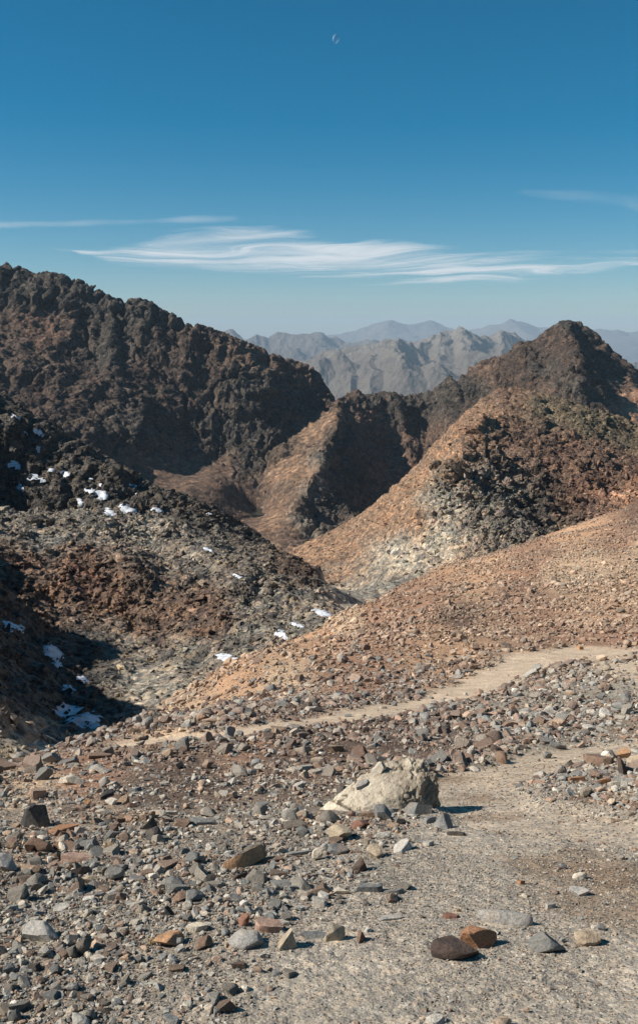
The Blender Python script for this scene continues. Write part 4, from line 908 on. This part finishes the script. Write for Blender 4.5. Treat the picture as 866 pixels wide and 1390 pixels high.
# ================================================================ SNOW, WATER, GRASS
def snow_mat():
    m, nt, b = node_mat('snow'); b.inputs['Base Color'].default_value = (.80,.84,.90, 1); b.inputs['Roughness'].default_value = .7
    co = nt.nodes.new('ShaderNodeTexCoord').outputs['Object']; n = noise_node(nt, co, 1.2, 6, .6)
    c = ramp_node(nt, n.outputs['Fac'], [(.32, (.38,.38,.38)), (.5, (.56,.59,.63)), (.65, (.68,.72,.78))]); nt.links.new(c, b.inputs['Base Color'])
    nt.links.new(bump(nt, n.outputs['Fac'], .15, .5), b.inputs['Normal']); return m
mat_snow = snow_mat()
SNOW = [(30,590,22,6),(38,601,14,4),(60,612,26,9),(18,633,18,11),(57,654,28,11),(90,643,20,9),(163,654,28,8),(5,654,12,6),(23,660,14,12),(36,672,11,7),(67,664,9,6),
 (137,672,17,12),(149,697,11,12),(174,691,17,14),(213,692,14,7),(109,682,7,11),(6,598,18,9),(53,588,18,10),(24,568,14,6),(12,578,18,5),(58,624,22,4),(122,668,12,8),(97,627,10,4),(4,616,8,5),(76,600,9,4),(10,608,14,4),
 (30,620,16,5),(72,640,14,6),(45,598,20,4),(85,612,14,4),(118,650,16,5),(140,660,14,5),(185,672,14,5),(15,612,12,4),(8,676,12,5),(78,660,12,5),(282,746,11,6),(342,764,10,6),(321,782,14,5),(290,700,15,4),
 (19,850,22,15),(72,886,18,17),(77,902,10,8),(107,973,40,26),(95,937,13,10),(112,923,12,10),(62,1006,14,5),(312,895,28,12),(382,862,12,12),(404,849,12,6),(438,833,18,9)]
Pv = SHEETS['valley']; pvx, pvy = project(Pv)
def zone(a, b):
    if a < 230 and b < 640: return 'high on the shaded left ridge'
    if a < 230 and b < 710: return 'lower on the shaded left ridge'
    if a < 130 and b > 800: return 'in the dark gully at the left'
    if b > 820: return 'at the foot of the left ridge'
    return 'on the left ridge line'
zl = defaultdict(list)
def biggest(k):
    seen = np.zeros(k.shape, bool); best = []
    for a0, b0 in zip(*np.nonzero(k)):
        if seen[a0, b0]: continue
        st, comp = [(a0, b0)], []; seen[a0, b0] = True
        while st:
            a1, b1 = st.pop(); comp.append((a1, b1))
            for a2, b2 in ((a1+1, b1), (a1-1, b1), (a1, b1+1), (a1, b1-1)):
                if 0 <= a2 < k.shape[0] and 0 <= b2 < k.shape[1] and k[a2, b2] and not seen[a2, b2]: seen[a2, b2] = True; st.append((a2, b2))
        if len(comp) > len(best): best = comp
    out = np.zeros(k.shape, bool)
    for a1, b1 in best: out[a1, b1] = True
    return out
for q, (a, b, w_, h_) in enumerate(SNOW): zl[zone(a, b)].append(q)
slab_ = {}
for zn, L_ in zl.items():
    L_.sort(key=lambda q: SNOW[q][0])
    for n_, q in enumerate(L_):
        w_, h_ = SNOW[q][2:]; kind = 'long thin' if w_ > 3.2*h_ else ('tall' if h_ >= w_ else ('large' if w_*h_ > 180 else ('small' if w_*h_ < 70 else 'middling')))
        slab_[q] = (zn, kind)
zz = defaultdict(list)
for q in sorted(slab_, key=lambda q: SNOW[q][0]): zz[slab_[q]].append(q)
for (zn, kind), L_ in zz.items():
    for n_, q in enumerate(L_):
        a, b, w_, h_ = SNOW[q]
        tag = f'{kind} snow patch {zn}' if len(L_) == 1 else f'{["leftmost","second","third","fourth","fifth","sixth","seventh","eighth","ninth","tenth","eleventh","twelfth"][n_]} {kind} snow patch {zn}' + (', counted from the left' if n_ else '')
        p, i0, j0 = ground_hit(a, b, 'valley'); r0 = math.hypot(p[0], p[1])
        i1, i2 = max(i0-60, 0), min(i0+60, NB-1); j1, j2 = max(j0-70, 0), min(j0+70, MB-1)
        sub = Pv[i1:i2, j1:j2].copy(); sx, sy = pvx[i1:i2, j1:j2], pvy[i1:i2, j1:j2]
        sz_ = r0*.0008*12
        nz = .85*fbm((sub[..., 0], sub[..., 1], sub[..., 2]), max(w_, 12)*r0/F_PX*.75, 3, .5, 600)
        f = 1 - np.sqrt(((sx-a)/(w_*.72))**2 + ((sy-b - (sx-a)*.28)/(h_*.52))**2) + nz
        f[np.abs(np.hypot(sub[..., 0], sub[..., 1])-r0) > .12*r0] = -1
        for _ in range(5):   # snow fills the hollows: smooth what lies under it
            for axx in (0, 1): sub[..., 2] = (np.roll(sub[..., 2], 1, axx)+2*sub[..., 2]+np.roll(sub[..., 2], -1, axx))/4
        th = r0*.0011
        up = np.clip(f*2.5, -.5, 1)*th*1.2
        base_z = Pv[i1:i2, j1:j2, 2]
        sub[..., 2] = np.maximum(sub[..., 2], base_z-.3*th) + up
        nrmv = normals(Pv[i1:i2, j1:j2]); sub[..., :2] += nrmv[..., :2]*up[..., None]*1.3
        m_ = f > -.15; kq = m_[:-1, :-1] & m_[1:, :-1] & m_[1:, 1:] & m_[:-1, 1:]
        kq[0, :] = kq[:, 0] = kq[-1, :] = kq[:, -1] = False
        kq = biggest(kq)
        if kq.sum() < 3: print('snow lost', a, b); continue
        qd = grid_quads(i2-i1, j2-j1, kq); us = np.unique(qd); re = np.zeros(sub.shape[0]*sub.shape[1], int); re[us] = np.arange(len(us))
        me = make_mesh('snow_patch', sub.reshape(-1, 3)[us], re[qd], None, True, mat_snow)
        link('snow_patch', me, None, tag, 'snow patch', 'snow patches on the left ridge')
# tarn
p, i0, j0 = ground_hit(356, 692, 'mountain'); th = np.linspace(0, 2*math.pi, 41)[:-1]
wb_ = 1 + .18*pnoise(np.cos(th)*1.5+3, np.sin(th)*1.5, seed=44)
ring = np.stack([p[0]+17*wb_*np.cos(th), p[1]+34*wb_*np.sin(th), np.full(40, p[2]+.9)], -1)
V = np.concatenate([ring, ring-np.array([0, 0, 6])]); me = D.meshes.new('water'); me.from_pydata(V.tolist(), [], [list(range(40))]+[[k, (k+40), (k+1) % 40+40, (k+1) % 40] for k in range(40)])
m, nt, b = node_mat('dark_water'); b.inputs['Base Color'].default_value = (.018,.026,.022, 1); b.inputs['Roughness'].default_value = .12; me.materials.append(m)
link('water', me, 'structure')
# dry grass tufts
m_gr, nt, b = node_mat('dry_grass'); b.inputs['Base Color'].default_value = (.42,.31,.16, 1)
def tuft(px_, py_, hpx, nb_, label, rs):
    p, _, _ = ground_hit(px_, py_); k = float(np.linalg.norm(p))/F_PX; R2 = np.random.default_rng(rs); V, Fq = [], []
    for t in range(nb_):
        a = R2.uniform(0, 6.28); h = hpx*k*R2.uniform(.5, 1.1); ln = R2.uniform(.2, .8); bx = R2.normal(0, .16*hpx*k, 2); wd = .0011+.0004*R2.random()
        side = np.array([-math.sin(a), math.cos(a), 0])*wd
        for s_i in range(4):
            u_ = s_i/3; c0 = np.array([bx[0]+math.cos(a)*ln*h*u_*u_, bx[1]+math.sin(a)*ln*h*u_*u_, h*u_*(1-.25*u_*ln)])
            V += [c0-side*(1-u_*.85), c0+side*(1-u_*.85)]
        o0 = t*8; Fq += [(o0+2*q, o0+2*q+1, o0+2*q+3, o0+2*q+2) for q in range(3)]
    me = make_mesh('grass_tuft', V, Fq, None, True, m_gr); o = link('grass_tuft', me, None, label, 'grass tuft', 'dry grass tufts'); o.location = (p[0], p[1], ground_at(np.array([p[0]]), np.array([p[1]]))[0]-.002)
tuft(148,1156,17,70,'dry yellow grass tuft in the rubble right of the pinkish slab',1)
tuft(562,1082,20,60,'dry grass tuft growing at the right side of the big pale boulder',2)
tuft(205,1284,18,34,'thin dry grass tuft left of the orange-brown broken block',3)
tuft(552,1092,14,36,'short grass tuft above the blue-grey leaning slab',4)
tuft(623,1240,9,26,'low brown grass tuft beside the small purplish flat stone',5)

# ================================================================ MOON AND CLOUDS
mp = place(457, 52, 200000.); mr = 5.2*np.linalg.norm(mp)/F_PX
V, Fc = ICO[4]; sdir = None
m, nt, b = node_mat('moon_surface'); b.inputs['Base Color'].default_value = (.60,.72,.9, 1); b.inputs['Alpha'].default_value = .20; b.inputs['Specular IOR Level'].default_value = 0
tc_ = np.array([-.92, .30, .18]); tc_ /= np.linalg.norm(tc_)
cen = V[Fc].mean(1); lit = (cen@np.array([-.75,.55,.36]) > .05)
us = np.unique(Fc[lit]); re = np.zeros(len(V), int); re[us] = np.arange(len(us))
me = make_mesh('moon', V[us]*mr, re[Fc[lit]], None, True, m); o = link('moon', me, None, 'faint thin crescent moon high in the blue sky', 'moon'); o.location = mp.tolist()

def cloud(name, H, pxr, pyr, dens, label, seed, strength, n=420, mm=300, streak=(15000, 2600)):
    """a high sheet of ice cloud with thinning edges; dens(px, py) gives its outline"""
    def on(px_, py_):
        a = place(px_, py_, 1.0); t = (H-EYE)/(a[2]-EYE); return np.array([a[0]*t, t, H])
    ys = np.linspace(pyr[0], pyr[1], mm); xs = np.linspace(pxr[0], pxr[1], n)
    P = np.array([[on(a, b_) for b_ in ys] for a in xs]); X_, Y_ = P[..., 0], P[..., 1]
    PX, PY = np.meshgrid(xs, ys, indexing='ij')
    wx = X_ + 5000*pnoise(X_/12000, Y_/12000, seed=seed); wy = Y_ + .45*X_ + 12000*pnoise(X_/14000, Y_/26000, seed=seed+1) + 3000*pnoise(X_/4000, Y_/7000, seed=seed+3)
    n1 = fbm((wx/streak[0], wy/streak[1]/3.2, None), 1., 6, .58, seed+2)
    n2 = fbm((wx/streak[0]*.5+wy/60000, wy/streak[1]*.35, None), 1., 4, .5, seed+6)
    f = dens(PX, PY) + 1.0*n1 + .8*n2
    a_ = smooth(.05, 1.25, f)*strength
    e = smooth(0, .05, (PX-pxr[0])/(pxr[1]-pxr[0]))*smooth(0, .05, (pxr[1]-PX)/(pxr[1]-pxr[0]))*smooth(0, .08, (PY-pyr[0])/(pyr[1]-pyr[0]))*smooth(0, .08, (pyr[1]-PY)/(pyr[1]-pyr[0]))
    P[..., 2] += 260*n2
    me = make_mesh(name, P.reshape(-1, 3), grid_quads(n, mm), np.repeat((a_*e).reshape(-1, 1), 3, 1), True, mat_cloud)
    link(name, me, None, label, 'cloud')
mat_cloud = D.materials.new('ice_cloud'); mat_cloud.use_nodes = True; nt = mat_cloud.node_tree; nt.nodes.clear()
at = nt.nodes.new('ShaderNodeAttribute'); at.attribute_name = 'col'
df = nt.nodes.new('ShaderNodeBsdfDiffuse'); df.inputs['Color'].default_value = (.85,.88,.9,1); trl = nt.nodes.new('ShaderNodeBsdfTranslucent'); trl.inputs['Color'].default_value = (.85,.88,.9,1)
ad = nt.nodes.new('ShaderNodeMixShader'); ad.inputs[0].default_value = .65; nt.links.new(df.outputs[0], ad.inputs[1]); nt.links.new(trl.outputs[0], ad.inputs[2])
tr = nt.nodes.new('ShaderNodeBsdfTransparent'); mx = nt.nodes.new('ShaderNodeMixShader'); mo = nt.nodes.new('ShaderNodeOutputMaterial')
nt.links.new(at.outputs['Fac'], mx.inputs[0]); nt.links.new(tr.outputs[0], mx.inputs[1]); nt.links.new(ad.outputs[0], mx.inputs[2]); nt.links.new(mx.outputs[0], mo.inputs['Surface'])
def body(PX, PY):
    top = np.interp(PX, [95,180,230,300,400,500,640,760,870,960], [337,326,312,306,308,318,335,338,336,336])
    bot = np.interp(PX, [95,150,220,300,400,480,560,700,790,870,960], [340,358,366,371,376,384,388,386,380,362,358])
    c = (top+bot)/2; h = np.maximum((bot-top)/2, 1.)
    core = np.interp(PX, [90,110,200,330,500,600,700,800,900,960], [0,.36,.56,.62,.62,.60,.56,.42,.25,.1])
    return core*1.15 - .85*np.abs((PY-c)/h)**2.2 + .12*(PY > c)
cloud('cloud', 6000, (60, 980), (292, 398), body, 'broad white cirrus cloud streaked across the sky above the ridges', 50, .95)
cloud('cloud', 6900, (-40, 330), (290, 318), lambda PX, PY: .62-np.abs((PY-(306-(PX-0)*.028))/5.5)**1.6*.55 - .4*smooth(240, 320, PX), 'thin faint cloud streak above the left mountain', 70, .33, 200, 80, (16000, 5000))
cloud('cloud', 7200, (700, 960), (255, 330), lambda PX, PY: .42-np.abs((PY-(262+(PX-760)*.14))/12)**1.5*.35+.1*smooth(760, 900, PX), 'wispy cloud veil at the upper right of the sky', 90, .28, 200, 120, (16000, 5000))
cloud('cloud', 6300, (836, 920), (350, 364), lambda PX, PY: .9-np.abs((PY-357)/3.2)**1.6*.6-np.abs((PX-880)/40)**2*.5, 'small bright cloud fleck at the right edge of the sky', 110, .6, 80, 40, (9000, 5000))

# ================================================================ LIGHT, SKY, AIR
SUN_AZ, SUN_EL = math.radians(-97), math.radians(40)       # azimuth from the view direction, + to the right
sd = np.array([math.sin(SUN_AZ)*math.cos(SUN_EL), math.cos(SUN_AZ)*math.cos(SUN_EL), math.sin(SUN_EL)])
from mathutils import Vector
L = D.lights.new('sun', 'SUN'); lo = D.objects.new('sun', L); COL.objects.link(lo)
L.energy = 5.0; L.angle = math.radians(.53); L.color = (1, .93, .84)
lo.rotation_euler = Vector(-sd).to_track_quat('-Z', 'Y').to_euler(); lo.location = (-30, 10, 40)
w = D.worlds.new('World'); scene.world = w; w.use_nodes = True; nt = w.node_tree; nt.nodes.clear()
sky = nt.nodes.new('ShaderNodeTexSky'); sky.sky_type = 'NISHITA'; sky.sun_disc = False
sky.sun_elevation = SUN_EL; sky.sun_rotation = SUN_AZ; sky.altitude = 2700; sky.air_density = 1.0; sky.dust_density = 3.0; sky.ozone_density = 1.6
hsv = nt.nodes.new('ShaderNodeHueSaturation'); hsv.inputs['Hue'].default_value = .482; hsv.inputs['Saturation'].default_value = 1.6; hsv.inputs['Value'].default_value = 1.0
bg = nt.nodes.new('ShaderNodeBackground'); bg.inputs['Strength'].default_value = .064
out = nt.nodes.new('ShaderNodeOutputWorld')
nt.links.new(sky.outputs[0], hsv.inputs['Color']); nt.links.new(hsv.outputs[0], bg.inputs['Color']); nt.links.new(bg.outputs[0], out.inputs['Surface'])

HAZE = True
if HAZE:
    x0, x1, y0, y1, z0, z1 = -30000, 30000, -3000, 38000, -1300, 600
    V = [(x, y, z) for x in (x0, x1) for y in (y0, y1) for z in (z0, z1)]
    me = make_mesh('haze', V, [(0,1,3,2),(4,6,7,5),(0,4,5,1),(2,3,7,6),(0,2,6,4),(1,5,7,3)], None, False)
    m = D.materials.new('air'); m.use_nodes = True; n2 = m.node_tree; n2.nodes.clear()
    pv = n2.nodes.new('ShaderNodeVolumePrincipled'); pv.inputs['Color'].default_value = (.62, .82, 1.0, 1)
    pv.inputs['Density'].default_value = 3.6e-5; pv.inputs['Anisotropy'].default_value = 0.0
    mo = n2.nodes.new('ShaderNodeOutputMaterial'); n2.links.new(pv.outputs[0], mo.inputs['Volume'])
    me.materials.append(m); link('haze', me, 'stuff')

scene.view_settings.view_transform = 'Standard'; scene.view_settings.look = 'None'
scene.view_settings.exposure = .45; scene.view_settings.gamma = 1; scene.view_settings.use_curve_mapping = False
cy = scene.cycles
scene.render.engine = 'CYCLES'
cy.use_denoising = True
cy.denoising_prefilter = 'ACCURATE'; cy.denoising_input_passes = 'RGB_ALBEDO_NORMAL'
try: cy.denoiser = 'OPENIMAGEDENOISE'
except Exception: pass
cy.max_bounces = 4; cy.diffuse_bounces = 2; cy.glossy_bounces = 1; cy.volume_bounces = 0; cy.transparent_max_bounces = 8
cy.use_adaptive_sampling = True; cy.adaptive_threshold = .01; cy.sample_clamp_indirect = 3
